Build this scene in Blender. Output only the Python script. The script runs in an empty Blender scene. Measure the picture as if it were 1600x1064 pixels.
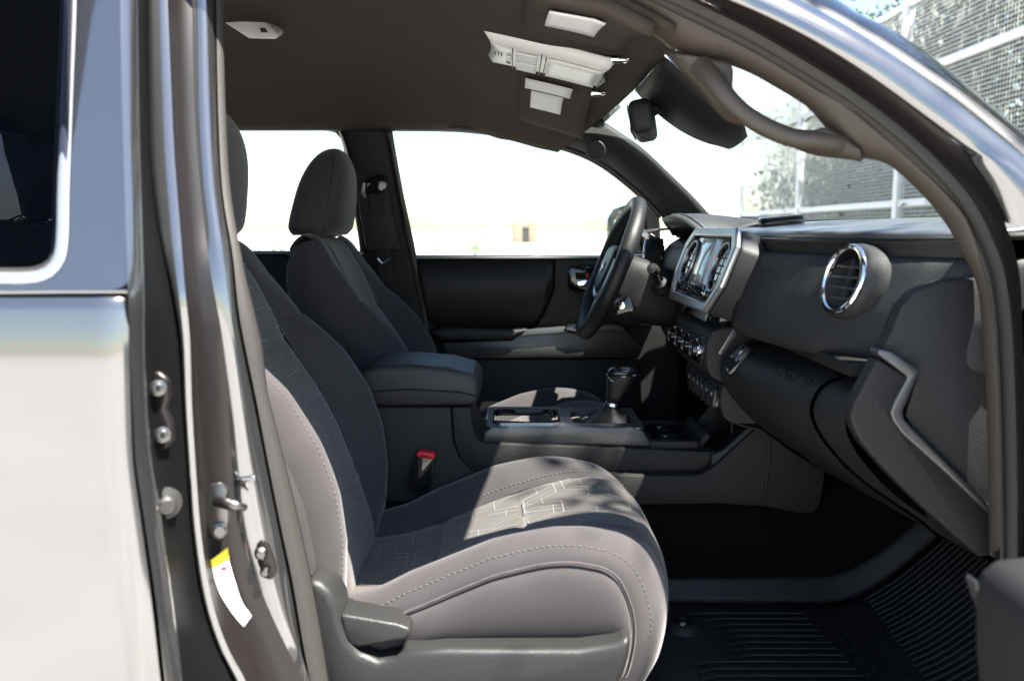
import bpy, bmesh, math, random
import numpy as np
from mathutils import Vector, Matrix
R = math.radians
random.seed(4); rng = np.random.default_rng(4)
scn = bpy.context.scene

# ------------------------------------------------------------------ camera, sky, sun, exposure
FPX = 1340.0                                   # focal length in pixels of the 1600 px wide photograph
PITCH = math.atan(172 / 1340.0)
CAM = np.array([0.0, -1.8, 1.33])
cd = bpy.data.cameras.new('camera'); cam = bpy.data.objects.new('camera', cd)
scn.collection.objects.link(cam); scn.camera = cam
cam.location = CAM; cam.rotation_euler = (math.pi / 2 - PITCH, 0, 0)
cd.sensor_width = 36; cd.lens = 36 * FPX / 1600; cd.clip_start = 0.02; cd.clip_end = 3000
cd.dof.use_dof = True; cd.dof.focus_distance = 1.75; cd.dof.aperture_fstop = 4.0

SUN = Vector((0.44, -0.25, 1.0)).normalized()   # towards the sun: high, ahead of the cab, a little to the open side
w = bpy.data.worlds.new('World'); scn.world = w; w.use_nodes = True
nt = w.node_tree; bg = nt.nodes['Background']
sky = nt.nodes.new('ShaderNodeTexSky'); sky.sky_type = 'NISHITA'; sky.sun_disc = False
sky.sun_elevation = math.asin(SUN.z); sky.sun_rotation = math.atan2(SUN.x, SUN.y)
sky.air_density = 1.15; sky.dust_density = 0.6; sky.ozone_density = 1.0
nt.links.new(sky.outputs[0], bg.inputs[0]); bg.inputs[1].default_value = 0.055
sl = bpy.data.lights.new('sun', 'SUN'); so = bpy.data.objects.new('sun', sl); scn.collection.objects.link(so)
sl.energy = 5.0; sl.angle = R(0.6); sl.color = (1.0, 0.95, 0.87)
so.rotation_euler = SUN.to_track_quat('Z', 'Y').to_euler()
vs = scn.view_settings; vs.view_transform = 'Standard'; vs.look = 'None'; vs.gamma = 1; vs.exposure = 2.7
scn.cycles.use_denoising = True
scn.cycles.max_bounces = 10; scn.cycles.diffuse_bounces = 5; scn.cycles.glossy_bounces = 5
scn.cycles.transmission_bounces = 6; scn.cycles.transparent_max_bounces = 24
scn.cycles.caustics_reflective = False; scn.cycles.caustics_refractive = False

# ------------------------------------------------------------------ helpers
COL = scn.collection
def W(px, py, y):
    """direction of a photo pixel, taken to the plane y of the cab"""
    a = (px - 800) / FPX; b = -(py - 532) / FPX
    dy = math.cos(PITCH) + b * math.sin(PITCH); dz = -math.sin(PITCH) + b * math.cos(PITCH)
    t = (y - CAM[1]) / dy
    return np.array([a * t, y, CAM[2] + dz * t])
def Wx(px, py, x):
    a = (px - 800) / FPX; b = -(py - 532) / FPX
    dy = math.cos(PITCH) + b * math.sin(PITCH); dz = -math.sin(PITCH) + b * math.cos(PITCH)
    t = x / a
    return np.array([x, CAM[1] + dy * t, CAM[2] + dz * t])

def cr(pts, n, closed=False):
    P = np.array(pts, float)
    if closed: P = np.vstack([P, P[:1]])
    d = np.r_[0, np.cumsum(np.maximum(np.linalg.norm(np.diff(P, axis=0), axis=1), 1e-9))]
    m = np.zeros_like(P); k = len(P)
    if k == 2:
        return P[0] + (P[1] - P[0]) * np.linspace(0, 1, n)[:, None]
    for i in range(1, k - 1):
        m[i] = (P[i + 1] - P[i - 1]) / (d[i + 1] - d[i - 1])
    if closed:
        m[0] = m[-1] = (P[1] - P[-2]) / (d[1] - d[0] + d[-1] - d[-2])
    else:
        m[0] = (P[1] - P[0]) / (d[1] - d[0]); m[-1] = (P[-1] - P[-2]) / (d[-1] - d[-2])
    s = np.linspace(0, d[-1], n + 1)[:-1] if closed else np.linspace(0, d[-1], n)
    i = np.clip(np.searchsorted(d, s, side='right') - 1, 0, k - 2)
    h = (d[i + 1] - d[i]); t = ((s - d[i]) / h)[:, None]; h = h[:, None]
    return ((2*t**3 - 3*t**2 + 1) * P[i] + (t**3 - 2*t**2 + t) * h * m[i]
            + (-2*t**3 + 3*t**2) * P[i + 1] + (t**3 - t**2) * h * m[i + 1])
def sm(a, b, x):
    t = np.clip((x - a) / (b - a), 0, 1); return t * t * (3 - 2 * t)

def link(o, parent=None, label=None, kind=None):
    COL.objects.link(o)
    if parent is not None: o.parent = parent
    if label: o['label'] = label
    if kind: o['kind'] = kind
    return o
def mo(name, V, F, mat, parent=None, smooth=True, sharp=None, label=None, kind=None):
    me = bpy.data.meshes.new(name)
    me.from_pydata([tuple(map(float, v)) for v in V], [], F)
    me.update()
    if smooth:
        me.polygons.foreach_set('use_smooth', [True] * len(me.polygons))
        if sharp: me.set_sharp_from_angle(angle=R(sharp))
    o = bpy.data.objects.new(name, me)
    if mat: me.materials.append(M[mat])
    return link(o, parent, label, kind)
def bo(name, bm, mat, parent=None, sharp=35, label=None, kind=None):
    bmesh.ops.recalc_face_normals(bm, faces=bm.faces)
    me = bpy.data.meshes.new(name); bm.to_mesh(me); bm.free()
    me.polygons.foreach_set('use_smooth', [True] * len(me.polygons))
    if sharp: me.set_sharp_from_angle(angle=R(sharp))
    if mat: me.materials.append(M[mat])
    return link(bpy.data.objects.new(name, me), parent, label, kind)
def solid(o, t, off=-1):
    m = o.modifiers.new('solid', 'SOLIDIFY'); m.thickness = t; m.offset = off; m.use_even_offset = False
    return o
def gridf(G, cu=False, cv=False, flip=False):
    nu, nv = G.shape[:2]; F = []
    for i in range(nu - (0 if cu else 1)):
        for j in range(nv - (0 if cv else 1)):
            a, b = i * nv + j, i * nv + (j + 1) % nv
            c, d = ((i + 1) % nu) * nv + (j + 1) % nv, ((i + 1) % nu) * nv + j
            F.append((a, d, c, b) if flip else (a, b, c, d))
    return G.reshape(-1, 3), F
def grid(name, G, mat, parent=None, cu=False, cv=False, flip=False, thick=0, out=None, **k):
    G = np.array(G)
    if out is not None:
        nn = np.cross(np.diff(G, axis=0)[:, :-1], np.diff(G, axis=1)[:-1]).reshape(-1, 3).sum(0); flip = bool(nn @ np.array(out, float) > 0)
    V, F = gridf(G, cu, cv, flip)
    o = mo(name, V, F, mat, parent, **k)
    if thick: solid(o, thick)
    return o
def loft(name, curves, mat, parent, n=40, m=None, thick=0, smooth_across=True, flip=False, **k):
    C = [cr(c, n) for c in curves]
    A = np.array(C)                                   # (k, n, 3)
    if m is None: m = (len(curves) - 1) * 4 + 1
    G = np.array([cr(A[:, i], m) for i in range(n)]) if smooth_across else np.array([[A[j, i] for j in range(len(C))] for i in range(n)])
    return grid(name, G, mat, parent, flip=flip, thick=thick, **k)
def band(name, L, Rr, mat, parent, bulge=0.0, n=50, m=7, thick=0.0, toward=(0, -1, 0), wc=None, **k):
    """a strip between two traced edges, bowed towards `toward`"""
    wc = wc or (lambda p: W(*p))
    a = cr([wc(p) for p in L], n); b = cr([wc(p) for p in Rr], n)
    tw = np.array(toward, float); NN = []
    for i in range(n):
        e = b[i] - a[i]; t = (a[min(i + 1, n - 1)] - a[max(i - 1, 0)])
        nn = np.cross(e, t); nn /= max(np.linalg.norm(nn), 1e-9)
        if NN and nn @ NN[-1] < 0: nn = -nn
        NN.append(nn)
    sg = 1 if np.sum(NN, axis=0) @ tw >= 0 else -1
    G = [[a[i] + (b[i] - a[i]) * q + NN[i] * sg * bulge * 4 * q * (1 - q) for q in np.linspace(0, 1, m)] for i in range(n)]
    G = np.array(G)
    v = np.cross(G[1, 0] - G[0, 0], G[0, 1] - G[0, 0])
    return grid(name, G, mat, parent, flip=(v @ tw < 0) ^ True, thick=thick, **k)
def prism(name, outline, ext, mat, parent=None, bevel=0.003, seg=2, round_n=0, sharp=35, **k):
    """outline: planar 3-D points, pushed along ext, all edges bevelled"""
    P = np.array(outline, float)
    if round_n: P = cr(P, round_n, closed=True)
    bm = bmesh.new()
    vs_ = [bm.verts.new(p) for p in P]
    f = bm.faces.new(vs_)
    r = bmesh.ops.extrude_face_region(bm, geom=[f])
    nv = [g for g in r['geom'] if isinstance(g, bmesh.types.BMVert)]
    bmesh.ops.translate(bm, vec=Vector(ext), verts=nv)
    bmesh.ops.recalc_face_normals(bm, faces=bm.faces)
    if bevel:
        nf = Vector(ext).normalized()
        bm.normal_update()
        ed = [e for e in bm.edges if len(e.link_faces) == 2 and e.calc_face_angle(0) > R(40)]
        bmesh.ops.bevel(bm, geom=ed, offset=bevel, segments=seg, profile=0.5, affect='EDGES', clamp_overlap=True)
    return bo(name, bm, mat, parent, sharp=sharp, **k)
def tpoly(pts, y): return [W(p[0], p[1], y) for p in pts]
def ptrace(name, pts, y, depth, mat, parent=None, **k):
    return prism(name, tpoly(pts, y), (0, depth, 0), mat, parent, **k)
def tube_g(P, r, n=10, flat=1.0, up=(0, 0, 1), cap=True):
    P = np.array(P, float); k = len(P); r = np.broadcast_to(np.array(r, float), (k,))
    T = np.gradient(P, axis=0); T /= np.linalg.norm(T, axis=1)[:, None]
    u = np.cross(np.array(up, float), T[0])
    if np.linalg.norm(u) < 1e-6: u = np.cross((1, 0, 0), T[0])
    u /= np.linalg.norm(u); G = []
    for i in range(k):
        u = u - T[i] * (u @ T[i]); u /= np.linalg.norm(u); v = np.cross(T[i], u)
        a = np.linspace(0, 2 * math.pi, n, endpoint=False)
        G.append(P[i] + r[i] * (np.cos(a)[:, None] * u + flat * np.sin(a)[:, None] * v))
    V, F = gridf(np.array(G), cv=True)
    if cap:
        F.append(tuple(range(n))[::-1]); F.append(tuple(range((k - 1) * n, k * n)))
    return V, F
def tube(name, P, r, mat, parent=None, n=10, flat=1.0, up=(0, 0, 1), **k):
    V, F = tube_g(P, r, n, flat, up); k.setdefault('sharp', 60)
    return mo(name, V, F, mat, parent, **k)
def frame(o, z, x=None):
    """4x4 with local z along `z`"""
    z = Vector(z).normalized(); x = Vector(x) if x is not None else Vector((0, 1, 0))
    x = (x - z * x.dot(z)).normalized(); y = z.cross(x)
    return Matrix(((x.x, y.x, z.x, o[0]), (x.y, y.y, z.y, o[1]), (x.z, y.z, z.z, o[2]), (0, 0, 0, 1)))
def lathe(name, prof, fr, mat, parent=None, n=40, sharp=30, closed=False, sx=1, sy=1, cap=False, **k):
    G = np.array([[np.array(fr @ Vector((r * sx * math.cos(a), r * sy * math.sin(a), h))) for a in np.linspace(0, 2 * math.pi, n, endpoint=False)] for r, h in prof])
    V, F = gridf(G, cu=closed, cv=True, flip=True)
    if not closed and cap:
        if prof[0][0] > 1e-4: F.append(tuple(range(n)))
        if prof[-1][0] > 1e-4: F.append(tuple(range((len(prof) - 1) * n, len(prof) * n))[::-1])
    return mo(name, V, F, mat, parent, sharp=sharp, **k)
def box(name, size, fr, mat, parent=None, bevel=0.003, seg=2, **k):
    bm = bmesh.new(); bmesh.ops.create_cube(bm, size=1)
    bmesh.ops.scale(bm, vec=Vector(size), verts=bm.verts)
    if bevel: bmesh.ops.bevel(bm, geom=bm.edges[:], offset=min(bevel, min(size) * .45), segments=seg, profile=0.5, affect='EDGES')
    if not isinstance(fr, Matrix): fr = Matrix.Translation(Vector(fr))
    bmesh.ops.transform(bm, matrix=fr, verts=bm.verts)
    return bo(name, bm, mat, parent, **k)
def lprism(name, pts, fr, h0, h1, mat, parent=None, **k):
    """outline in the local xy plane of fr, from local z h0 to h1"""
    P = [np.array(fr @ Vector((p[0], p[1], h0))) for p in pts]
    e = (fr.to_3x3() @ Vector((0, 0, h1 - h0)))
    return prism(name, P, e, mat, parent, **k)
def empty(name, parent=None, label=None, cat=None, loc=(0, 0, 0)):
    o = bpy.data.objects.new(name, None); o.location = loc; o.empty_display_size = .1
    link(o, parent, label)
    if cat: o['category'] = cat
    return o
def text(name, s, fr, size, mat, parent, ext=0.0006, sx=1.0, spc=1.0, **k):
    cu = bpy.data.curves.new(name, 'FONT'); cu.body = s; cu.size = size; cu.extrude = ext; cu.space_character = spc; cu.align_x = 'CENTER'; cu.align_y = 'CENTER'
    t = bpy.data.objects.new('tmp', cu); COL.objects.link(t)
    dg = bpy.context.evaluated_depsgraph_get(); me = bpy.data.meshes.new_from_object(t.evaluated_get(dg))
    bpy.data.objects.remove(t)
    me.transform(fr @ Matrix.Diagonal((sx, 1, 1, 1))); me.materials.clear(); me.materials.append(M[mat]); me.name = name
    return link(bpy.data.objects.new(name, me), parent, **k)
def rrect(hx, hy, r, n=5):
    P = []
    for cx, cy, a0 in ((hx - r, hy - r, 0), (-hx + r, hy - r, 90), (-hx + r, -hy + r, 180), (hx - r, -hy + r, 270)):
        for i in range(n + 1):
            a = R(a0 + 90 * i / n); P.append((cx + r * math.cos(a), cy + r * math.sin(a)))
    return P

# ------------------------------------------------------------------ materials
M = {}
def mat(name, col, rough=0.5, metal=0.0, coat=0.0, bump=0.0, bscale=400, var=0.0, vscale=6, spec=0.32, coat_rough=0.05, sheen=0.0, rvar=0.0):
    m = bpy.data.materials.new(name); m.use_nodes = True; n = m.node_tree; p = n.nodes['Principled BSDF']
    p.inputs['Base Color'].default_value = (*col, 1); p.inputs['Roughness'].default_value = rough
    p.inputs['Metallic'].default_value = metal; p.inputs['Coat Weight'].default_value = coat; p.inputs['Coat Roughness'].default_value = coat_rough
    p.inputs['Specular IOR Level'].default_value = spec
    if sheen:
        p.inputs['Sheen Weight'].default_value = sheen; p.inputs['Sheen Roughness'].default_value = .4
    tc = n.nodes.new('ShaderNodeTexCoord')
    if var or rvar:
        nz = n.nodes.new('ShaderNodeTexNoise'); nz.inputs['Scale'].default_value = vscale; nz.inputs['Detail'].default_value = 5
        n.links.new(tc.outputs['Object'], nz.inputs['Vector'])
    if var:
        r = n.nodes.new('ShaderNodeMapRange'); r.inputs[1].default_value = .3; r.inputs[2].default_value = .7
        r.inputs[3].default_value = 1 - var; r.inputs[4].default_value = 1 + var
        mx = n.nodes.new('ShaderNodeVectorMath'); mx.operation = 'SCALE'; mx.inputs[0].default_value = col
        n.links.new(nz.outputs[0], r.inputs[0]); n.links.new(r.outputs[0], mx.inputs['Scale']); n.links.new(mx.outputs[0], p.inputs['Base Color'])
    if rvar:
        r2 = n.nodes.new('ShaderNodeMapRange'); r2.inputs[1].default_value = .3; r2.inputs[2].default_value = .7
        r2.inputs[3].default_value = rough - rvar; r2.inputs[4].default_value = rough + rvar
        n.links.new(nz.outputs[0], r2.inputs[0]); n.links.new(r2.outputs[0], p.inputs['Roughness'])
    if bump:
        b = n.nodes.new('ShaderNodeBump'); b.inputs['Strength'].default_value = bump; b.inputs['Distance'].default_value = .001
        z = n.nodes.new('ShaderNodeTexNoise'); z.inputs['Scale'].default_value = bscale; z.inputs['Detail'].default_value = 3
        n.links.new(tc.outputs['Object'], z.inputs['Vector']); n.links.new(z.outputs[0], b.inputs['Height']); n.links.new(b.outputs[0], p.inputs['Normal'])
    M[name] = m; return m
mat('paint', (.205, .205, .207), .13, .92, coat=1.0, var=.06, vscale=900)
mat('jamb_shaded_paint', (0.0096, 0.0078, 0.0078), .34, .1, coat=.15, var=.08, vscale=700)  # body grey, darkened so the jamb's shade sits in the colour
mat('jamb_gap_shade', (.004, .004, .004), .38, spec=.12)  # near-black copy of the jamb grey, shade of the door gap painted in
mat('seal', (.022, .021, .02), .42, spec=.6, bump=.15, bscale=500)
mat('seal_velour', (0.0245, 0.0221, 0.0196), .6, spec=.5, bump=.5, bscale=900)
mat('headliner', (.052, .042, .034), .95, bump=.6, bscale=1100, var=.06, vscale=8, spec=.2)
mat('pillar_trim', (.05, .040, .031), .55, bump=.4, bscale=700, spec=.5)
mat('pillar_black', (0.0085, 0.0085, 0.0089), .62, bump=.5, bscale=900)
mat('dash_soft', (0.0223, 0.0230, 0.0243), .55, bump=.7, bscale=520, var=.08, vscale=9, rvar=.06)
mat('dash_top', (.06, .063, .068), .30, bump=.35, bscale=520, spec=.8)  # paler than the dash face; sky brightness on the top put into the colour
mat('dash_hard', (0.0155, 0.0155, 0.0162), .48, bump=.8, bscale=620, var=.08, vscale=9, rvar=.06)
mat('dash_brown', (0.0168, 0.0151, 0.0151), .5, bump=.8, bscale=620)
mat('door_soft', (0.0076, 0.0076, 0.0080), .5, bump=.7, bscale=520, rvar=.05)
mat('plastic', (0.0121, 0.0121, 0.0126), .55, bump=.9, bscale=650, var=.08, vscale=10)
mat('plastic_grey', (0.0168, 0.0168, 0.0168), .38, bump=.5, bscale=700, rvar=.06)
mat('console_side', (0.0131, 0.0127, 0.0121), .62, bump=1.0, bscale=560, var=.1, vscale=12)
mat('vent_fin', (.035, .035, .036), .4, spec=.5)
mat('gloss_black', (.008, .008, .009), .07, coat=.6)
mat('screen', (.34, .35, .36), .22, coat=1.0, var=.2, vscale=9)  # dark glass paled: window glare is put into the base colour
mat('satin_silver', (.50, .50, .50), .34, .85, bump=.06, bscale=900)
mat('gunmetal', (0.1200, 0.1200, 0.1230), .36, .75, bump=.1, bscale=800)
mat('tray_trim', (0.0770, 0.0784, 0.0812), .34, .6, bump=.1, bscale=800)
mat('chrome', (.75, .75, .76), .09, 1.0)
mat('zinc', (.16, .155, .15), .32, 1.0)
mat('leather', (0.0120, 0.0120, 0.0125), .42, bump=.9, bscale=380, rvar=.08, vscale=14)
mat('armrest', (0.0277, 0.0289, 0.0308), .45, bump=.8, bscale=330, rvar=.06)
mat('carpet', (.0035, .0035, .0035), 1.0, bump=1.0, bscale=900, var=.5, vscale=420, spec=.1)
mat('mat_rubber', (0.0136, 0.0136, 0.0145), .48, bump=.6, bscale=500)
mat('white_label', (.8, .8, .8), .5)
mat('yellow', (.8, .68, .04), .5)
mat('red', (.62, .02, .035), .35)
mat('lamp_white', (.85, .85, .84), .35)
mat('print', (.015, .015, .015), .5)
mat('webbing', (0.0120, 0.0120, 0.0126), .7, bump=.7, bscale=900)
mat('thread', (.13, .125, .125), .7)
mat('black_void', (.006, .006, .006), .9)
mat('concrete', (.335, .325, .31), .9, bump=.4, bscale=40, var=.12, vscale=.8)
mat('fence_metal', (.6, .61, .61), .5, .1)
mat('leaf', (.085, .115, .05), .5, var=.45, vscale=1.3)
mat('leaf_far', (.10, .17, .035), .6, var=.4, vscale=1.1)
mat('bark', (.12, .09, .06), .9, bump=1, bscale=30)
mat('stucco', (.6, .57, .5), .9, var=.1, vscale=2)
mat('brown_brick', (.32, .23, .15), .9, var=.1, vscale=3)
def fabric(name, col, line=None, sheen=.25):
    """woven cloth: fine weave relief from two crossed waves, slight mottling"""
    m = mat(name, col, .92, bump=0, var=.07, vscale=14, spec=.15, sheen=sheen); n = m.node_tree; p = n.nodes['Principled BSDF']
    tc = n.nodes.new('ShaderNodeTexCoord'); b = n.nodes.new('ShaderNodeBump'); b.inputs['Strength'].default_value = .5; b.inputs['Distance'].default_value = .0008
    nz = n.nodes.new('ShaderNodeTexNoise'); nz.inputs['Scale'].default_value = 1300; nz.inputs['Detail'].default_value = 2
    n.links.new(tc.outputs['Object'], nz.inputs['Vector'])
    n.links.new(nz.outputs[0], b.inputs['Height']); n.links.new(b.outputs[0], p.inputs['Normal'])
fabric('fabric', (0.0426, 0.0386, 0.0403)); fabric('fabric_insert', (.064, .056, .051)); fabric('fabric_line', (.21, .205, .205), sheen=.1)
fabric('fabric_rear', (.05, .05, .052))
def glass(name, tint, f0=.045):
    m = bpy.data.materials.new(name); m.use_nodes = True; n = m.node_tree; n.nodes.clear()
    o = n.nodes.new('ShaderNodeOutputMaterial'); mx = n.nodes.new('ShaderNodeMixShader'); t = n.nodes.new('ShaderNodeBsdfTransparent'); g = n.nodes.new('ShaderNodeBsdfGlossy')
    t.inputs[0].default_value = (*tint, 1); g.inputs['Roughness'].default_value = .01
    ge = n.nodes.new('ShaderNodeNewGeometry'); dt = n.nodes.new('ShaderNodeVectorMath'); dt.operation = 'DOT_PRODUCT'
    n.links.new(ge.outputs['Incoming'], dt.inputs[0]); n.links.new(ge.outputs['Normal'], dt.inputs[1])
    def mth(op, a, b):
        q = n.nodes.new('ShaderNodeMath'); q.operation = op
        for i, v in enumerate((a, b)):
            if isinstance(v, (int, float)): q.inputs[i].default_value = v
            elif v is not None: n.links.new(v, q.inputs[i])
        return q.outputs[0]
    f = mth('ADD', mth('MULTIPLY', mth('POWER', mth('SUBTRACT', 1.0, mth('ABSOLUTE', dt.outputs['Value'], None)), 5.0), .9 if f0 > .03 else .5), f0)   # Schlick, the same from both sides
    n.links.new(f, mx.inputs[0]); n.links.new(t.outputs[0], mx.inputs[1]); n.links.new(g.outputs[0], mx.inputs[2]); n.links.new(mx.outputs[0], o.inputs[0]); M[name] = m
glass('glass_clear', (.90, .93, .91)); glass('glass_tint', (.40, .41, .45), .004); glass('glass_windshield', (.86, .9, .88))

# ------------------------------------------------------------------ setting: ground
V = [(-2500, -2500, 0), (2500, -2500, 0), (2500, 2500, 0), (-2500, 2500, 0)]
g = mo('ground', V, [(0, 1, 2, 3)], 'concrete', smooth=False, kind='structure')
g['label'] = 'pale sunlit concrete lot around the truck'; g['category'] = 'ground'

# ------------------------------------------------------------------ the truck
T = empty('pickup_truck', None, 'grey pickup truck cab with its front passenger door open and dark cloth interior', 'pickup truck')

# --- roof, headliner, header
xs_ = [-1.4, -1.1, -.55, -.15, 0, .1, .2, .28]
def zc_(x): return np.interp(x, xs_, [1.66, 1.72, 1.752, 1.735, 1.705, 1.683, 1.658, 1.640])
def ze_(x, y): return np.interp(x, [-1.4, -.14, 0, .12, .22, .30], [1.60, 1.603, 1.585, 1.55, 1.502, 1.46] if y > 0 else [1.66, 1.668, 1.664, 1.645, 1.59, 1.55])
def hz(x, y): return zc_(x) - (zc_(x) - ze_(x, y)) * (np.abs(y) / .6) ** 3.4
def xh(y): return .275 - (.15 if y > 0 else .06) * (np.abs(y) / .6) ** 3
ys = np.linspace(-.6, .6, 61)
G = np.array([[np.array([x, y, hz(x, y) - .012 * sm(-.17, -.10, x - .12 * np.abs(y)) * (1 - sm(.05, .2, x))]) for x in np.linspace(-1.4, xh(y), 70)] for y in ys])
head = grid('headliner', G, 'headliner', T, thick=.012, out=(0, 0, -1), label='brown cloth headliner under the roof')
G = np.array([[np.array([x, y * 1.12, hz(x, y) + .05 - .01 * (abs(y) / .6) ** 4]) for x in np.linspace(-1.45, xh(y) + .05, 40)] for y in ys])
grid('roof_panel', G, 'paint', T, thick=.004, out=(0, 0, 1))

def slab(name, pts, fr, h, m, parent, **k): return lprism(name, pts, fr, 0, h, m, parent, **k)
def on_liner(px, py, y, drop=0.0):
    p = W(px, py, y); return p
# dome lamp at the rear of the headliner
dl = prism('dome_lamp', [W(345, 33, 0.02), W(412, 32, .02), W(434, 55, -.0), W(432, 62, -.0), W(388, 61, 0.0)], (0, .05, .02), 'lamp_white', T, bevel=.004, label='white rear dome lamp in the headliner')
prism('switch', [W(405, 44, -.004), W(414, 44, -.004), W(418, 51, -.004), W(408, 51, -.004)], (0, .004, 0), 'print', dl, bevel=.001)

# sun visors: a padded board, a white printed label, a clip
def visor(side, far):
    s = side
    v = empty('sun_visor', T, 'brown cloth sun visor folded up above the ' + ('steering wheel' if far else 'passenger seat'))
    P = []
    for a in np.linspace(0, 1, 9):
        row = []
        for b in np.linspace(0, 1, 15):
            x = .02 + .165 * a; y = s * ((.14 if s > 0 else .25) + .36 * b)
            row.append([x, y, hz(x, y) - .018 - .012 * math.sin(math.pi * min(max(a, .02), .98)) ** .5 * math.sin(math.pi * min(max(b, .01), .99)) ** .25])
        P.append(row)
    grid('visor_board', np.array(P), 'headliner', v, thick=.018, out=(0, 0, -1))
    return v
def patch(name, corners, mat_, parent, t=.0015):
    return prism(name, corners, (0, 0, t), mat_, parent, bevel=0)
def liner_pt(x, y, d): return np.array([x, y, hz(x, y) - d])
vn = visor(-1, False); vf = visor(1, True)
def plate(name, x0, x1, y0, y1, d, m, parent, n=6, t=.002, **k):
    G = np.array([[liner_pt(x, y, d) for y in np.linspace(y0, y1, n)] for x in np.linspace(x0, x1, n)])
    return grid(name, G, m, parent, thick=t, out=(0, 0, -1), **k)
plate('warning_label', .052, .13, -.56, -.385, .0335, 'white_label', vn)
plate('warning_label', .045, .12, .27, .39, .0335, 'white_label', vf)
plate('warning_label', .03, .135, .165, .255, .0335, 'white_label', vf)
for s in (-1, 1):
    c = box('visor_clip', (.034, .02, .012), Matrix.Translation(Vector(liner_pt(.192, s * (.21 if s < 0 else .17), .024))), 'chrome', T, bevel=.004)
    box('clip_slot', (.02, .01, .004), Matrix.Translation(Vector(liner_pt(.190, s * (.21 if s < 0 else .17), .030))), 'print', c, bevel=.001)
# overhead console
oc = empty('overhead_console', T, 'pale overhead console with map lamps and a storage lid')
def ohp(px, py): return W(px, py, 0)
def oh(x, y, d): return liner_pt(x, y, d)
G = []
for a in np.linspace(0, 1, 22):
    x = -.045 + .235 * a; hw = .122 - .010 * a
    row = []
    for b in np.linspace(-1, 1, 15):
        e = max(abs(b) ** 6, abs(2 * a - 1) ** 10)
        row.append(oh(x - .012 * b * b * (1 - 2 * a), b * hw, .008 + .022 * (1 - e) ** .5))
    G.append(row)
grid('console_shell', np.array(G), 'lamp_white', oc, thick=.006, out=(0, 0, -1))
def ohplate(name, x0, x1, y0, y1, m, d=.0312, t=.003):
    return plate(name, x0, x1, y0 * 1.7, y1 * 1.7, d + .001, m, oc, t=t)
ohplate('storage_lid', .07, .172, -.052, .05, 'lamp_white', .0325)
ohplate('seam', .056, .058, -.06, .06, 'print'); ohplate('seam', .065, .067, -.05, .05, 'print'); ohplate('seam', .18, .182, -.045, .05, 'print')
ohplate('seam', .0, .0015, -.06, .06, 'print')
ohplate('lamp_lens', .008, .05, -.05, -.004, 'white_label', .033); ohplate('lamp_lens', .008, .05, .004, .05, 'white_label', .033)
ohplate('switch', -.012, .0 - .002, -.02, .012, 'white_label', .034); ohplate('switch_slot', -.012, -.003, .008, .018, 'print', .0345)
for i in range(3): ohplate('speaker_slot', -.034 + .006 * i, -.0325 + .006 * i, -.022, -.008, 'print', .032)

# --- windshield glass, header garnish
def wtop(y): return np.array([xh(y) + .012, y, hz(xh(y), y) + .02])
def wbot(y): return np.array([1.0 - .36 * (abs(y) / .68) ** 2, y * 1.06, 1.345 - .02 * (abs(y) / .68) ** 2])
G = np.array([[wtop(y) * (1 - s) + wbot(y) * s + np.array([.03, 0, .045]) * 4 * s * (1 - s) for s in np.linspace(0, 1, 16)] for y in np.linspace(-.62, .62, 31)])
grid('windshield', G, 'glass_windshield', T, label='clear curved windshield')
# rear view mirror and the sensor pod at the top of the windshield
pod = empty('sensor_pod', T, 'black sensor housing behind the mirror at the top of the windshield')
G = []
pc = [np.array(p) for p in ((.275, 0, 1.643), (.33, 0, 1.605), (.40, 0, 1.555), (.462, 0, 1.512))]
cen = cr(pc, 14)
for i, c in enumerate(cen):
    t = i / 13; hw = .135 * (1 - .25 * t) * (1 - max(0, t - .8) ** 2 * 10); th = .045 * math.sin(math.pi * min(.92, .15 + t * .8)) ** .6
    G.append([c + np.array([-.6 * th * (1 - abs(b) ** 3.0), b * hw * (1.35 if b < 0 else 1), -.8 * th * (1 - abs(b) ** 3.0)]) for b in np.linspace(-1, 1, 17)])
grid('housing', np.array(G), 'pillar_black', pod, thick=.004)
for i in range(6):
    p = W(1052 + 5.2 * i, 152 + 2.6 * i, -.068)
    box('vent_slot', (.004, .004, .012), frame(p, (.3, 0, 1)), 'black_void', pod, bevel=.001)
mi = empty('rear_view_mirror', T, 'black rear view mirror on its stalk')
mc = W(1004, 186, -.03)
fr = frame(mc + np.array([0, .06, 0]), (-.96, .20, -.16), (.20, .96, 0))
lprism('mirror_housing', rrect(.105, .034, .022), fr, -.034, .012, 'plastic', mi, bevel=.014, seg=4)
lprism('mirror_glass', rrect(.098, .028, .018), fr, .012, .014, 'chrome', mi, bevel=.0005)
tube('stalk', [W(1012, 178, 0), W(1030, 164, 0), W(1050, 148, 0)], [.011, .010, .013], 'plastic', mi)
tube('wire', cr([W(1020, 182, -.02), W(1034, 172, -.02), W(1042, 160, -.02), W(1044, 152, -.02)], 10), .0028, 'plastic', mi, n=6)

# --- far side: roof rail, pillars, windows, door
fa = empty('windshield_pillar', T, 'black pillar trim beside the windshield on the driver side')
band('pillar_cover', [(872, 227, .60), (930, 250, .62), (985, 290, .655), (1030, 335, .69), (1060, 372, .70)],
     [(934, 191, .52), (1000, 235, .56), (1050, 280, .60), (1112, 340, .64)], 'pillar_black', fa, bulge=.012, thick=.03)
c = W(936, 236, .548)
lathe('airbag_badge', [(.0, .002), (.024, .002), (.026, 0), (.0265, -.004)], frame(c + np.array([-.01, -.014, .0]), (-.25, -1, -.15)), 'plastic', fa, n=28)
text('airbag_lettering', 'SRS AIRBAG', frame(c + np.array([-.01, -.0175, .0]), (-.25, -1, -.15), (1, 0, -.45)), .0075, 'print', fa)
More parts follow.
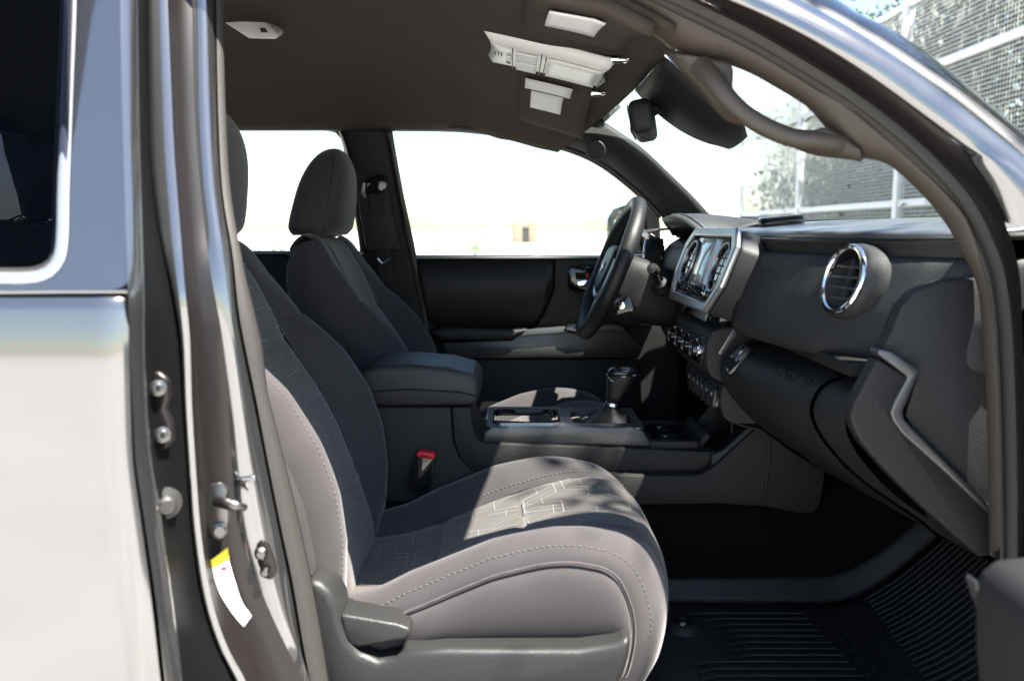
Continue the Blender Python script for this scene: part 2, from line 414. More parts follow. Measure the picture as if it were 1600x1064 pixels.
# slim quarter post in front of the far door window
band('window_post', [(1030, 335, .72), (1034, 400, .74)], [(1005, 318, .71), (1012, 400, .73)], 'pillar_black', fa, thick=.02)
# B pillar on the far side
fb = empty('door_pillar', T, 'black door pillar trim behind the driver seat')
band('pillar_cover', [(530, 200, .63), (545, 260, .66), (555, 330, .70), (566, 420, .73), (600, 600, .73)], [(606, 202, .62), (618, 270, .65), (635, 350, .69), (652, 420, .71), (690, 600, .71)], 'pillar_black', fb, bulge=.012, thick=.03)
band('weatherstrip', [(602, 206, .615), (610, 240, .635), (622, 310, .66), (634, 370, .69), (645, 420, .705), (665, 520, .71)],
     [(613, 203, .618), (619, 240, .638), (632, 310, .663), (645, 370, .693), (655, 420, .708), (674, 520, .71)], 'seal', fb, bulge=.008, thick=.01)
tube('chrome_edge', cr([W(530, 205, .625), W(541, 235, .64), W(552, 300, .67), (W(566, 395, .72))], 20), .0035, 'zinc', fb, n=6)
ptrace('belt_guide_cover', [(553, 262), (602, 266), (606, 300), (625, 390), (572, 392), (556, 300)], .655, .02, 'plastic', fb, bevel=.003)
ptrace('belt_guide', [(566, 283), (590, 272), (604, 276), (606, 294), (594, 302), (572, 304)], .635, .02, 'gloss_black', fb, bevel=.006)
tube('guide_ring', cr([W(569, 286, .63), W(568, 300, .63), W(572, 308, .63)], 8), .005, 'zinc', fb, n=8)
band('seat_belt', [(574, 300, .645), (580, 360, .66), (590, 420, .67), (604, 480, .68)], [(600, 296, .645), (604, 360, .66), (612, 420, .67), (628, 480, .68)], 'webbing', fb, thick=.002)
tube('belt_tongue', cr([W(590, 404, .63), W(598, 412, .63), W(604, 408, .63), W(612, 404, .63)], 10), .004, 'chrome', fb, n=8)
# far window frames
wf = empty('driver_window', T, 'clear driver door window full of white daylight')
wt = [(606, 201, .62), (720, 203, .615), (800, 213, .61), (872, 229, .605), (930, 252, .625), (985, 292, .66), (1032, 338, .695)]
tube('window_seal', cr([W(*p) for p in wt], 40), .008, 'seal', wf, n=8)
prism('glass', [W(606, 201, .74)] + [W(p[0], p[1], .74) for p in wt[1:]] + [W(1010, 400, .74), W(640, 400, .74)], (0, .004, 0), 'glass_clear', wf, bevel=0)
rwf = empty('rear_driver_window', T, 'clear rear door window behind the driver headrest')
prism('glass', [W(280, 198, .74), W(532, 201, .74), W(548, 230, .74), W(566, 398, .74), W(280, 398, .74)], (0, .004, 0), 'glass_clear', rwf, bevel=0)
tube('window_seal', cr([W(200, 199, .63), W(385, 201, .63), W(520, 202, .63), W(536, 216, .64), W(545, 260, .66), W(568, 398, .72)], 40), .007, 'seal', rwf, n=8)
# rail between headliner and windows
band('roof_rail_trim', [(-200, 205, .62), (385, 205, .62), (606, 205, .62), (720, 207, .615), (800, 217, .61), (872, 238, .605)], [(-200, 188, .58), (385, 188, .58), (606, 188, .58), (720, 190, .58), (800, 200, .58), (872, 225, .59)], 'pillar_black', T, bulge=.006, thick=.02)

fd = empty('driver_door', T, 'black driver door trim with silver armrest panel')
ptrace('inner_sheet', [(640, 402), (1060, 402), (1090, 470), (1080, 760), (690, 760)], .745, .02, 'plastic', fd, bevel=0)
ptrace('sill_strip', [(646, 399), (1010, 399), (1010, 404), (647, 405)], .70, .05, 'satin_silver', fd, bevel=.002)  # silver stands in for sunlight along the top of the door
G = []
# padded upper trim: bulged in cross-section, traced along its lower edge
top = cr([W(650, 405, .722), W(760, 403, .722), W(862, 403, .722)], 24)
mid = cr([W(655, 440, .69), W(760, 440, .69), W(862, 440, .69)], 24)
mid2 = cr([W(668, 490, .70), W(760, 488, .70), W(846, 484, .70)], 24)
low = cr([W(690, 515, .722), W(760, 515, .722), W(832, 513, .722)], 24)
low2 = cr([W(690, 517, .74), W(760, 517, .74), W(828, 516, .74)], 24)
G = np.array([cr([top[i], mid[i], mid2[i], low[i], low2[i]], 20) for i in range(24)])
grid('upper_pad', G, 'door_soft', fd, thick=.006, flip=True)
ptrace('pull_pad', [(866, 403), (1010, 402), (1030, 430), (1020, 512), (830, 518), (846, 494), (864, 455)], .715, .03, 'door_soft', fd, bevel=.008, seg=3)
ptrace('handle_bezel', [(886, 420), (898, 414), (960, 414), (970, 424), (970, 452), (960, 462), (900, 460), (888, 450)], .705, .02, 'gloss_black', fd, bevel=.005)
ptrace('lock_recess', [(899, 426), (955, 426), (957, 438), (900, 437)], .702, .01, 'black_void', fd, bevel=.001)
ptrace('inner_handle', [(900, 440), (916, 436), (950, 438), (950, 450), (920, 453), (903, 450)], .699, .012, 'chrome', fd, bevel=.003)
ptrace('lock_mark', [(916, 427), (919, 427), (919, 434), (916, 434)], .7005, .002, 'red', fd, bevel=0)
# armrest ledge and lower trims
ptrace('armrest_pad', [(672, 518), (700, 514), (800, 516), (826, 514), (812, 524), (800, 531), (760, 532), (690, 533)], .64, .09, 'leather', fd, bevel=.010, seg=3)
ptrace('armrest_panel', [(800, 531), (815, 518), (840, 514), (960, 507), (975, 512), (998, 540), (1003, 552), (990, 560), (700, 560), (690, 536)], .655, .07, 'tray_trim', fd, bevel=.006)
ptrace('armrest_trim', [(820, 516), (886, 512), (960, 508), (976, 513), (972, 518), (900, 520), (812, 526)], .645, .02, 'gunmetal', fd, bevel=.002)
ptrace('pull_cup', [(880, 516), (888, 508), (930, 507), (935, 520), (900, 524)], .64, .05, 'gloss_black', fd, bevel=.004)
ptrace('lower_panel', [(690, 560), (1000, 560), (1010, 760), (690, 760)], .69, .04, 'door_soft', fd, bevel=.01)

# far side rear door inside + rear cab wall with its window
rdn = empty('rear_driver_door', T, 'black rear door trim on the driver side')
ptrace('door_trim', [(100, 396), (572, 398), (640, 760), (100, 760)], .72, .03, 'door_soft', rdn, bevel=.006)
ptrace('sill_strip', [(100, 391), (566, 393), (567, 399), (100, 397)], .70, .05, 'gunmetal', rdn, bevel=.002)
cw = empty('cab_back_wall', T, 'dark rear cab wall around the tinted back window')
ol = rrect(.665, .125, .09, 8)
frw = frame((-1.335, 0, 1.462), (1, 0, 0), (0, 1, 0))
def wall_with_hole(name, outer, inner, fr, h, m, parent):
    bm = bmesh.new(); k = len(inner)
    a = [bm.verts.new(fr @ Vector((p[0], p[1], 0))) for p in outer]; b = [bm.verts.new(fr @ Vector((p[0], p[1], 0))) for p in inner]
    fs = [bm.faces.new((a[i], a[(i + 1) % k], b[(i + 1) % k], b[i])) for i in range(k)]
    r = bmesh.ops.extrude_face_region(bm, geom=fs)
    bmesh.ops.translate(bm, vec=fr.to_3x3() @ Vector((0, 0, h)), verts=[q for q in r['geom'] if isinstance(q, bmesh.types.BMVert)])
    return bo(name, bm, m, parent)
outer = []
for p in ol:
    s = max(abs(p[0]) / .76, abs((p[1] - (0 if p[1] < 0 else 0))) / .27); outer.append((p[0] / s, p[1] / s))
outer = [(max(-.76, min(.76, p[0])), -.60 if p[1] < -.2 else p[1]) for p in outer]
wall_with_hole('wall_panel', outer, ol, frw, -.04, 'pillar_black', cw)
lprism('back_glass', ol, frw, -.02, -.024, 'glass_tint', cw, bevel=0)
rs = empty('rear_seat', T, 'charcoal cloth rear bench with hexagon pattern')
G = []
for y in np.linspace(-.66, .66, 41):
    dip = .006 * math.cos(y * 9)
    G.append([np.array([x + dip, y, z]) for x, z in cr([(-1.02, .75), (-1.06, .84), (-1.13, 1.05), (-1.19, 1.25), (-1.215, 1.325), (-1.25, 1.348), (-1.29, 1.345), (-1.31, 1.30)], 30)])
grid('backrest', np.array(G), 'fabric_rear', rs)
G = [[np.array([x, y, z]) for x, z in cr([(-.62, .60), (-.58, .70), (-.62, .78), (-.75, .80), (-1.05, .76)], 20)] for y in np.linspace(-.66, .66, 11)]
grid('cushion', np.array(G), 'fabric_rear', rs)
def hexlines(cx, cy, r, fn, nest=2, n_skip=0):
    out = []
    for k in range(nest):
        rr = r * (1 - .24 * k)
        pts = [(cx + rr * math.cos(R(60 * i)), cy + 1.25 * rr * math.sin(R(60 * i))) for i in range(7)]
        out.append(pts)
    return out
def ribbons(name, lines, fn, mat_, parent, wd=.0011, step=.006, **k):
    """thin woven lines lying on a surface: fn(a, b) -> (point, normal)"""
    V, F = [], []
    for L in lines:
        L = np.array(L, float); d = np.r_[0, np.cumsum(np.linalg.norm(np.diff(L, axis=0), axis=1))]
        m = max(2, int(d[-1] / step)); s = np.linspace(0, d[-1], m)
        Q = np.c_[np.interp(s, d, L[:, 0]), np.interp(s, d, L[:, 1])]
        pn = [fn(*q) for q in Q]; base = len(V)
        ok = [p is not None for p in pn]
        for i in range(m):
            if not ok[i]: V += [(0, 0, 0)] * 2; continue
            p, nn = pn[i]
            j0, j1 = max(0, i - 1), min(m - 1, i + 1)
            if not ok[j0]: j0 = i
            if not ok[j1]: j1 = i
            t = pn[j1][0] - pn[j0][0]; c_ = np.cross(t, nn); l = np.linalg.norm(c_); c_ = c_ / l if l > 1e-9 else np.array([0, 1, 0])
            V += [p + nn * .0007 + c_ * wd / 2, p + nn * .0007 - c_ * wd / 2]
        for i in range(m - 1):
            if ok[i] and ok[i + 1]: F.append((base + 2 * i, base + 2 * i + 1, base + 2 * i + 3, base + 2 * i + 2))
    return mo(name, V, F, mat_, parent, kind='stuff', **k)
def rear_fn(a, b):      # a across, b up the rear backrest
    if not (0 < b < .66): return None
    d = np.array([(-1.02, .75), (-1.06, .84), (-1.13, 1.05), (-1.19, 1.25), (-1.215, 1.325), (-1.25, 1.348)])
    q = cr(d, 60); s = np.r_[0, np.cumsum(np.linalg.norm(np.diff(q, axis=0), axis=1))]
    x = np.interp(b, s, q[:, 0]); z = np.interp(b, s, q[:, 1])
    return np.array([x + .006 * math.cos(a * 9) + .002, a, z]), np.array([.95, 0, .3])
L = []
for i in range(9):
    for j in range(3):
        L += hexlines(-.1 + .085 * i, .40 + .10 * j + (.05 if i % 2 else 0), .05, None, 2)
ribbons('woven_pattern', L, rear_fn, 'fabric_line', rs, wd=.002)
for y in (.18, .36, .52):
    tube('seat_latch', cr([(-1.24, y - .03, 1.35), (-1.22, y - .015, 1.362), (-1.22, y + .015, 1.362), (-1.24, y + .03, 1.35)], 8), .006, 'chrome', rs, n=6)
    box('latch_base', (.05, .09, .012), (-1.245, y, 1.35), 'gloss_black', rs)

# ------------------------------------------------------------------ front seats
CC = cr([(-.27, .752), (-.19, .764), (-.13, .784), (-.05, .815), (.016, .840), (.08, .860), (.14, .872), (.19, .868), (.228, .845), (.252, .80), (.260, .75), (.25, .69), (.232, .655)], 400)
CCs = np.r_[0, np.cumsum(np.linalg.norm(np.diff(CC, axis=0), axis=1))]; CL = CCs[-1]
BC = cr([(-.255, .755), (-.262, .80), (-.278, .85), (-.318, .965), (-.362, 1.052), (-.414, 1.136), (-.452, 1.225), (-.484, 1.282), (-.500, 1.303), (-.516, 1.314), (-.530, 1.318)], 400)
BCs = np.r_[0, np.cumsum(np.linalg.norm(np.diff(BC, axis=0), axis=1))]; BL = BCs[-1]
def along(C, Cs, s):
    x = np.interp(s, Cs, C[:, 0]); z = np.interp(s, Cs, C[:, 1]); e = .004
    tx = np.interp(s + e, Cs, C[:, 0]) - np.interp(s - e, Cs, C[:, 0]); tz = np.interp(s + e, Cs, C[:, 1]) - np.interp(s - e, Cs, C[:, 1])
    l = math.hypot(tx, tz) or 1; return x, z, tx / l, tz / l
KX = int(np.argmax(CC[:, 0]))
SX = [float(np.interp(q, CC[:KX, 0], CCs[:KX])) for q in (-.27, -.13, 0, .09, .16, .235)] + [CL]
def cush(s, y):
    """seat cushion upper surface: arc length s from the rear crease, lateral y"""
    x, z, tx, tz = along(CC, CCs, s); a = abs(y); r = a / .26
    nx, nz = -tz, tx
    b = np.interp(s, SX, [.026, .042, .042, .03, .012, .004, .004])
    g_ = sm(.125, .20, a) - .3 * sm(.21, .25, a)
    roll = .028 * np.clip((a - .195) / .055, 0, 1.2) ** 2.6
    dish = -.004 * (1 - sm(0, .14, a))
    d = b * g_ - roll + dish
    xx = -.27 + (x + .27) * (1 - .12 * r ** 2.5)
    return np.array([xx + nx * d, y, z + nz * d])
def bwid(z): return float(np.interp(z, [.75, .82, 1.0, 1.12, 1.18, 1.25, 1.28, 1.30, 1.315, 1.325], [.238, .25, .255, .25, .240, .226, .214, .20, .178, .165]))
def back(s, v):
    """backrest front: arc length s upwards, v in -1..1 across"""
    x, z, tx, tz = along(BC, BCs, s); w_ = bwid(z); a = abs(v)
    nx, nz = tz, -tx
    b = np.interp(z, [.76, .80, .86, .93, 1.0, 1.07, 1.13, 1.19, 1.25], [0, .014, .040, .056, .062, .058, .042, .018, .004])
    g_ = sm(.54, .84, a) - .25 * sm(.9, 1, a)
    roll = .030 * np.clip((a - .82) / .18, 0, 1.2) ** 2.4 * (1 - .75 * sm(1.22, 1.31, z))
    d = b * g_ - roll - .005 * (1 - sm(0, .55, a))
    return np.array([x + nx * d, v * w_, z + nz * d])
WI = .56                                                  # insert half width as a fraction of the backrest
def surf(fn, a0, a1, b0, b1, na, nb, ea=(0, 0), eb=(0, 0), tuck=.006, sg=.010, wrinkle=0, jit=0):
    """sample fn on a rectangle and sink its sewn edges; ea/eb flag which sides are seams"""
    A = np.linspace(a0, a1, na); B = np.linspace(b0, b1, nb)
    P = np.array([[fn(a, b) for b in B] for a in A])
    da = np.gradient(P, axis=0); db = np.gradient(P, axis=1); N = np.cross(da, db); N /= np.maximum(np.linalg.norm(N, axis=2, keepdims=True), 1e-9)
    la = np.cumsum(np.r_[np.zeros((1, nb)), np.linalg.norm(np.diff(P, axis=0), axis=2)], axis=0)
    lb = np.cumsum(np.c_[np.zeros((na, 1)), np.linalg.norm(np.diff(P, axis=1), axis=2)], axis=1)
    D = np.zeros((na, nb))
    if ea[0]: D += np.exp(-(la / sg) ** 1.3)
    if ea[1]: D += np.exp(-((la[-1:] - la) / sg) ** 1.3)
    if eb[0]: D += np.exp(-(lb / sg) ** 1.3)
    if eb[1]: D += np.exp(-((lb[:, -1:] - lb) / sg) ** 1.3)
    D = np.minimum(D, 1.2)
    return P, N, D * tuck
def front_seat(y0, dx, label):
    S = empty('front_seat', T, label); o3 = np.array([dx, y0, 0])
    def add(name, P, N, D, m, sgn):
        return grid(name, P + o3 - sgn * N * D[:, :, None], m, S, flip=sgn < 0)
    # orientation: make N point outwards
    def put(name, fn, a, b, n, ea, eb, m, out, tuck=.006):
        P, N, D = surf(fn, a[0], a[1], b[0], b[1], n[0], n[1], ea, eb, tuck)
        c = (N.reshape(-1, 3) @ np.array(out)).mean(); sg = 1 if c > 0 else -1
        return add(name, P, N, D, m, sg)
    i_s = [0] + [float(np.interp(x, CC[:KX, 0], CCs[:KX])) for x in (-.13, .016)] + [CL]
    up = (.3, 0, 1)
    for k in range(3):
        put('cushion_insert', cush, (i_s[k], i_s[k + 1]), (-.14, .14), (26 if k < 2 else 50, 34), (k > 0, k < 2), (1, 1), 'fabric_insert', up)
    put('cushion_bolster', cush, (0, CL), (-.25, -.14), (90, 24), (0, 0), (1, 1), 'fabric', up)
    put('cushion_bolster', cush, (0, CL), (.14, .25), (90, 24), (0, 0), (1, 1), 'fabric', up)
    for s in (-1, 1):
        def side(t, k, s=s):
            E_ = cush(t, s * .25); zb = .712; xb = E_[0] * .95 - .012
            if E_[2] < zb: zb = E_[2] - .002
            y = s * (.25 + .016 * math.sin(math.pi * min(k, .97)) ** .7 - .01 * k)
            wr = .0025 * math.sin(t * 60 + k * 5) * math.exp(-((t - .1) / .09) ** 2) * math.sin(math.pi * k)
            return np.array([E_[0] * (1 - k) + xb * k, y + s * wr, E_[2] * (1 - k) + zb * k])
        put('cushion_side', side, (0, CL), (0, 1), (90, 16), (0, 0), (1, 0), 'fabric', (0, s, 0), .005)
        e = np.array([cush(t, s * .2495) for t in np.linspace(.12, CL - .02, 80)]) + o3
        tube('piping', e + np.array([0, s * .0015, 0]), .0022, 'fabric', S, n=6)
    # backrest
    zs = float(np.interp(1.132, BC[:360, 1], BCs[:360])); fwd = (1, 0, .4)
    put('back_insert', back, (0, zs), (-WI, WI), (60, 34), (0, 1), (1, 1), 'fabric_insert', fwd)
    put('back_insert', back, (zs, BL * .975), (-WI, WI), (36, 34), (1, 0), (1, 1), 'fabric_insert', fwd)
    zq = float(np.interp(1.165, BC[:360, 1], BCs[:360]))
    for s in (-1, 1):
        b = (-1, -WI) if s < 0 else (WI, 1)
        put('back_bolster', back, (0, zq), b, (64, 24), (0, 1), (s < 0 or 1, 1), 'fabric', fwd, .005)
        put('back_shoulder', back, (zq, BL * .975), b, (40, 24), (1, 0), (1, 1), 'fabric', fwd, .005)
        def bside(t, k, s=s):
            E_ = back(t, s * 1.0); z = E_[2]
            th = np.interp(z, [.75, 1.0, 1.2, 1.28, 1.31], [.10, .115, .105, .09, .062])
            q = E_ + np.array([-.90, 0, -.36]) * th * k
            return q + np.array([0, s * (.010 * math.sin(math.pi * k) - .022 * k * k), 0])
        put('back_side', bside, (0, BL * .975), (0, 1), (80, 14), (0, 0), (1, 1), 'fabric', (0, s, 0), .004)
    def bback(t, v):
        E_ = back(t, 1.0 if v >= 0 else -1.0); z = E_[2]; w_ = bwid(z) - .022
        th = np.interp(z, [.75, 1.0, 1.2, 1.28, 1.31], [.10, .115, .105, .09, .062])
        q = E_ + np.array([-.90, 0, -.36]) * th
        return np.array([q[0] - .012 * (1 - v * v), v * w_, q[2]])
    put('back_panel', bback, (0, BL * .975), (-1, 1), (60, 20), (0, 0), (0, 0), 'fabric', (-1, 0, 0))
    def btop(t, v):
        f = back(BL * .975, v); b_ = bback(BL * .975, v)
        return f * (1 - t) + b_ * t + np.array([0, 0, .018 * math.sin(math.pi * t) ** .8])
    put('back_top', btop, (0, 1), (-1, 1), (10, 24), (0, 0), (0, 0), 'fabric', (0, 0, 1))
    # headrest: rows of rounded sections, thinner and narrower towards the top
    def hsec(h, a):
        e_ = math.sqrt(max(0, 1 - abs((h - .36) / .64) ** 2.7)) if h > .36 else 1 - .20 * max(0, (.12 - h) / .12) ** 2.2
        tx = (.068 - .016 * max(0, h - .2)) * e_ + .002
        wy = (.138 - .03 * max(0, h - .25)) * (e_ if h > .36 else 1 - .12 * max(0, (.12 - h) / .12) ** 2.2) + .002
        cx = -.536 + .042 * h
        c_, s_ = math.cos(a), math.sin(a); p = .72
        return np.array([cx + tx * math.copysign(abs(c_) ** p, c_), wy * math.copysign(abs(s_) ** p, s_), 1.318 + .212 * h])
    hh = np.concatenate([[0, .01, .03, .06], np.linspace(.09, .85, 24), [.88, .91, .935, .955, .97, .98, .988, .994, .998, 1.0]])
    an = np.linspace(0, 2 * math.pi, 160, endpoint=False)
    P = np.array([[hsec(h, a) for a in an] for h in hh]) + o3
    # sewn seam round the front panel: sink two columns
    for j, a in enumerate(an):
        for s in (1, -1):
            dd = min(abs(a - (math.pi / 2 * .72)), abs(a - (2 * math.pi - math.pi / 2 * .72)))
        f = math.exp(-(dd / .035) ** 2) * .0055
        P[:, j, 0] -= f * .7; P[:, j, 1] *= 1 - f * 3
    hr = grid('headrest', P, 'fabric', S, cv=True, flip=True)
    me = hr.data; bm = bmesh.new(); bm.from_mesh(me); bmesh.ops.holes_fill(bm, edges=bm.edges); bmesh.ops.recalc_face_normals(bm, faces=bm.faces); bm.to_mesh(me); bm.free()
    me.polygons.foreach_set('use_smooth', [True] * len(me.polygons))
    for s in (-1, 1):
        tube('headrest_post', np.array([(-.535, s * .055, 1.27), (-.528, s * .055, 1.335)]) + o3, .006, 'chrome', S, n=12)
        lathe('post_sleeve', [(.0, .008), (.012, .008), (.015, .004), (.016, -.012)], frame(np.array([-.532, s * .055, 1.322]) + o3, (.1, 0, 1)), 'gloss_black', S, n=20)
    # stitching rows beside the seams
    def stitch(fn, pts, ln=.005, gap=.004, r=.0006, out=(0, 0, 1)):
        Q = np.array([fn(*p) for p in pts]); d = np.r_[0, np.cumsum(np.linalg.norm(np.diff(Q, axis=0), axis=1))]
        V, F = [], []; t = 0; ou = np.array(out, float); ou /= np.linalg.norm(ou)
        while t + ln < d[-1]:
            a = np.array([np.interp(t, d, Q[:, i]) for i in range(3)]); b = np.array([np.interp(t + ln, d, Q[:, i]) for i in range(3)])
            v_, f_ = tube_g([a, (a + b) / 2 + ou * r, b], [r * .5, r, r * .5], 5); k = len(V)
            V += [p + o3 + ou * r * .8 for p in v_]; F += [tuple(i + k for i in q) for q in f_]; t += ln + gap
        return V, F
    V, F = [], []
    def addst(v, f):
        k = len(V); V.extend(v); F.extend([tuple(i + k for i in q) for q in f])
    tt = np.linspace(.02, CL - .08, 120)
    for s in (-1, 1):
        addst(*stitch(cush, [(t, s * .152) for t in tt], out=(.2, 0, 1)))
        addst(*stitch(cush, [(t, s * .233) for t in tt], out=(.2, s, .8)))
        tb = np.linspace(.05, BL * .93, 120)
        addst(*stitch(back, [(t, s * .90) for t in tb], out=(1, 0, .5)))
        addst(*stitch(back, [(zq - .008, s * v) for v in np.linspace(WI + .02, .95, 30)], out=(1, 0, .4)))
    mo('stitching', V, F, 'thread', S, kind='stuff')
    # woven hexagon lines on the inserts
    def nrm(fn, a, b, e=.003):
        p = fn(a, b); u = fn(a + e, b) - fn(a - e, b); v_ = fn(a, b + e) - fn(a, b - e); n_ = np.cross(u, v_); n_ /= np.linalg.norm(n_)
        if n_ @ np.array([.5, 0, .8]) < 0: n_ = -n_
        return p + o3, n_
    def fnc(a, b):
        if abs(b) > .132 or a < .01 or a > CL - .06 or min(abs(a - i_s[1]), abs(a - i_s[2])) < .006: return None
        return nrm(cush, a, b)
    def fnb(a, b):
        x, z, _, _ = along(BC, BCs, a); v = b / bwid(z)
        if abs(v) > WI - .03 or a < .05 or a > BL * .96 or abs(a - zs) < .007: return None
        p, n_ = nrm(back, a, v); return p, n_
    def pat(a0, a1, rr):
        out = []; i = 0; a = a0
        while a < a1:
            for j in range(-2, 3):
                cy = j * rr * 1.75 + (rr * .875 if i % 2 else 0); jx = rr * .1 * math.sin(i * 7 + j * 3)
                hx = [(a + jx + rr * 1.25 * math.sin(R(60 * q)), cy + rr * math.cos(R(60 * q))) for q in range(7)]
                k = (i * 3 + j * 5) % 4
                out.append(hx[k:k + 4])
                h2 = [(a + jx + rr * .95 * math.sin(R(60 * q)), cy + rr * .72 * math.cos(R(60 * q))) for q in range(7)]
                out.append(h2[(k + 1) % 3:(k + 1) % 3 + 4])
                h3 = [(a + jx + rr * .62 * math.sin(R(60 * q)), cy + rr * .44 * math.cos(R(60 * q))) for q in range(7)]
                if (i + j) % 2: out.append(h3[k:k + 3])
            a += rr * 1.15; i += 1
        return out
    ribbons('woven_pattern', pat(.02, CL, .062), fnc, 'fabric_line', S, wd=.0013)
    ribbons('woven_pattern', pat(.05, BL, .066), fnb, 'fabric_line', S, wd=.0013)
    return S
near_seat = front_seat(-.37, 0.0, 'charcoal cloth front passenger seat with sunlit outer bolsters')
far_seat = front_seat(.37, .055, 'charcoal cloth driver seat behind the steering wheel')
# plastic base shield, recliner lever and rails, outboard side of the passenger seat; plain base under the driver seat
for S, y0, dx, s in ((near_seat, -.37, 0, -1), (far_seat, .37, .055, 1)):
    box('seat_base', (.42, .40, .16), (-.03 + dx, y0, .635), 'black_void', S, bevel=.02)
    for k in (-1, 1): box('seat_rail', (.62, .03, .03), (-.02 + dx, y0 + k * .17, .565), 'gunmetal', S)
sp = [(478, 905), (500, 912), (516, 926), (528, 948), (534, 975), (544, 1002), (562, 1022), (590, 1034), (618, 1030), (632, 1019), (700, 1016), (800, 1017), (905, 1017), (960, 1008), (986, 996), (984, 1030), (972, 1062), (950, 1120), (600, 1150), (500, 1150)]
ptrace('base_shield', sp, -.665, .075, 'plastic_grey', near_seat, bevel=.016, seg=4, label='grey plastic shield along the foot of the seat')
lev = [W(531, 960, -.66), W(545, 962, -.66), W(580, 968, -.66), W(620, 975, -.66), W(640, 982, -.66), W(642, 992, -.66), W(634, 1000, -.66), W(590, 1007, -.66), W(560, 1012, -.66), W(546, 1008, -.66), W(536, 990, -.66)]
prism('recline_lever', lev, (0, .055, 0), 'plastic_grey', near_seat, bevel=.009, seg=4)
prism('lever_recess', tpoly([(528, 940), (640, 960), (640, 1030), (600, 1045), (550, 1030)], -.600), (0, .02, 0), 'black_void', near_seat, bevel=0)
ptrace('hinge_cover', [(470, 880), (500, 905), (520, 925), (535, 950), (545, 1000), (520, 1060), (470, 1060)], -.625, .05, 'plastic', near_seat, bevel=.01)
# belt buckle standing between seat and console
bk = empty('belt_buckle', T, 'black seat belt buckle with a red release button')
ptrace('buckle_body', [(651, 706), (681, 711), (672, 762), (664, 772), (640, 766), (638, 760)], -.145, .022, 'gloss_black', bk, bevel=.003)
ptrace('release_button', [(652, 707), (657, 706), (677, 709), (680, 712), (679, 717), (673, 718), (652, 714), (650, 711)], -.148, .026, 'red', bk, bevel=.002)
text('press_lettering', 'PRESS', frame(W(665, 712.5, -.1487), (0, -1, 0), (1, 0, -.12)), .0075, 'print', bk, ext=.0002)

# ------------------------------------------------------------------ centre console
cn = empty('centre_console', T, 'black centre console with padded armrest, gear lever and trays')
yc = -.115
lid = [(560, 588), (566, 578), (590, 572), (640, 570), (700, 575), (738, 585), (748, 598), (750, 616), (747, 630), (735, 634), (620, 635), (560, 635)]
ptrace('armrest_lid', lid, yc + .008, .20, 'armrest', cn, bevel=.014, seg=4, label='padded armrest lid')
ptrace('lid_base', [(560, 612), (640, 607), (720, 612), (745, 618), (747, 630), (735, 634), (620, 635), (560, 635)], yc + .003, .21, 'dash_hard', cn, bevel=.006, seg=3)
bx_ = [(500, 637), (704, 637), (708, 690), (716, 712), (734, 733), (760, 745), (760, 830), (500, 830)]
ptrace('bin_side', bx_, yc - .006, .222, 'console_side', cn, bevel=.003)
fx = [(706, 637), (735, 637), (737, 660), (741, 680), (748, 690), (760, 693), (1105, 706), (1118, 705), (1112, 722), (1096, 738), (1075, 741), (1000, 741), (860, 748), (740, 740), (718, 712), (710, 690)]
ptrace('front_body', fx, yc - .004, .218, 'console_side', cn, bevel=.003)
lo = [(740, 741), (1000, 743), (1075, 743), (1096, 741), (1112, 732), (1130, 716), (1186, 666), (1236, 704), (1290, 738), (1286, 764), (1281, 790), (1272, 801), (1255, 803), (1200, 792), (1120, 787), (1000, 789), (740, 800)]
ptrace('lower_side', lo, yc - .03, .03, 'console_side', cn, bevel=.004, label='grained grey side panel of the console')
ptrace('lower_side', [(p[0], p[1]) for p in lo], .125, .02, 'console_side', cn, bevel=.004)
ptrace('core', [(740, 760), (1100, 750), (1180, 690), (1260, 740), (1255, 795), (740, 800)], yc, .22, 'black_void', cn, bevel=0)
ptrace('inner_ledge', [(1112, 712), (1132, 703), (1176, 662), (1186, 666), (1130, 718), (1112, 730)], yc - .02, .012, 'dash_soft', cn, bevel=.002)
# silver tray surround, open tray, gear gate
def Z0(px, py, y=-.09): return W(px, py, y)
tr = [(757, 666), (772, 655), (874, 651), (884, 664), (1002, 665), (1010, 680), (1016, 693), (1012, 698), (900, 696), (756, 692)]
st = [(756, 676), (770, 667), (990, 668), (1006, 674), (1017, 694), (1012, 698), (756, 692)]
ptrace('tray_surround', st, yc + .012, .012, 'tray_trim', cn, bevel=.003, label='satin grey trim around the gear lever')
zt = W(870, 665, -.09)[2]
def xz(px, y): return W(px, 662, y)[0]
x0, x1, x2 = W(760, 668, -.09)[0], W(882, 664, -.09)[0], W(1000, 666, -.09)[0]
def topring(name, outer, inner, z, h, m):
    fr_ = frame((0, 0, z), (0, 0, 1), (1, 0, 0)); return wall_with_hole(name, outer, inner, fr_, h, m, cn)
def rr_at(xa, xb, ya, yb, r): return [(p[0] + (xa + xb) / 2, p[1] + (ya + yb) / 2) for p in rrect((xb - xa) / 2, (yb - ya) / 2, r, 5)]
topring('tray_rim', rr_at(x0, x1 + .004, -.10, .10, .012), rr_at(x0 + .012, x1 - .006, -.078, .06, .02), zt - .012, .012, 'gunmetal')
topring('tray_chrome', rr_at(x0 + .012, x1 - .006, -.078, .06, .02), rr_at(x0 + .015, x1 - .009, -.075, .057, .018), zt - .010, .013, 'chrome')
box('tray_floor', (x1 - x0 - .01, .17, .01), ((x0 + x1) / 2, -.005, zt - .05), 'mat_rubber', cn)
box('tray_divider', (.05, .006, .03), ((x0 + x1) / 2 + .01, -.02, zt - .03), 'gunmetal', cn)
topring('gate_rim', rr_at(x1 + .005, x2 + .008, -.10, .10, .012), rr_at(x1 + .02, x2 - .01, -.06, .06, .02), zt - .014, .012, 'gunmetal')
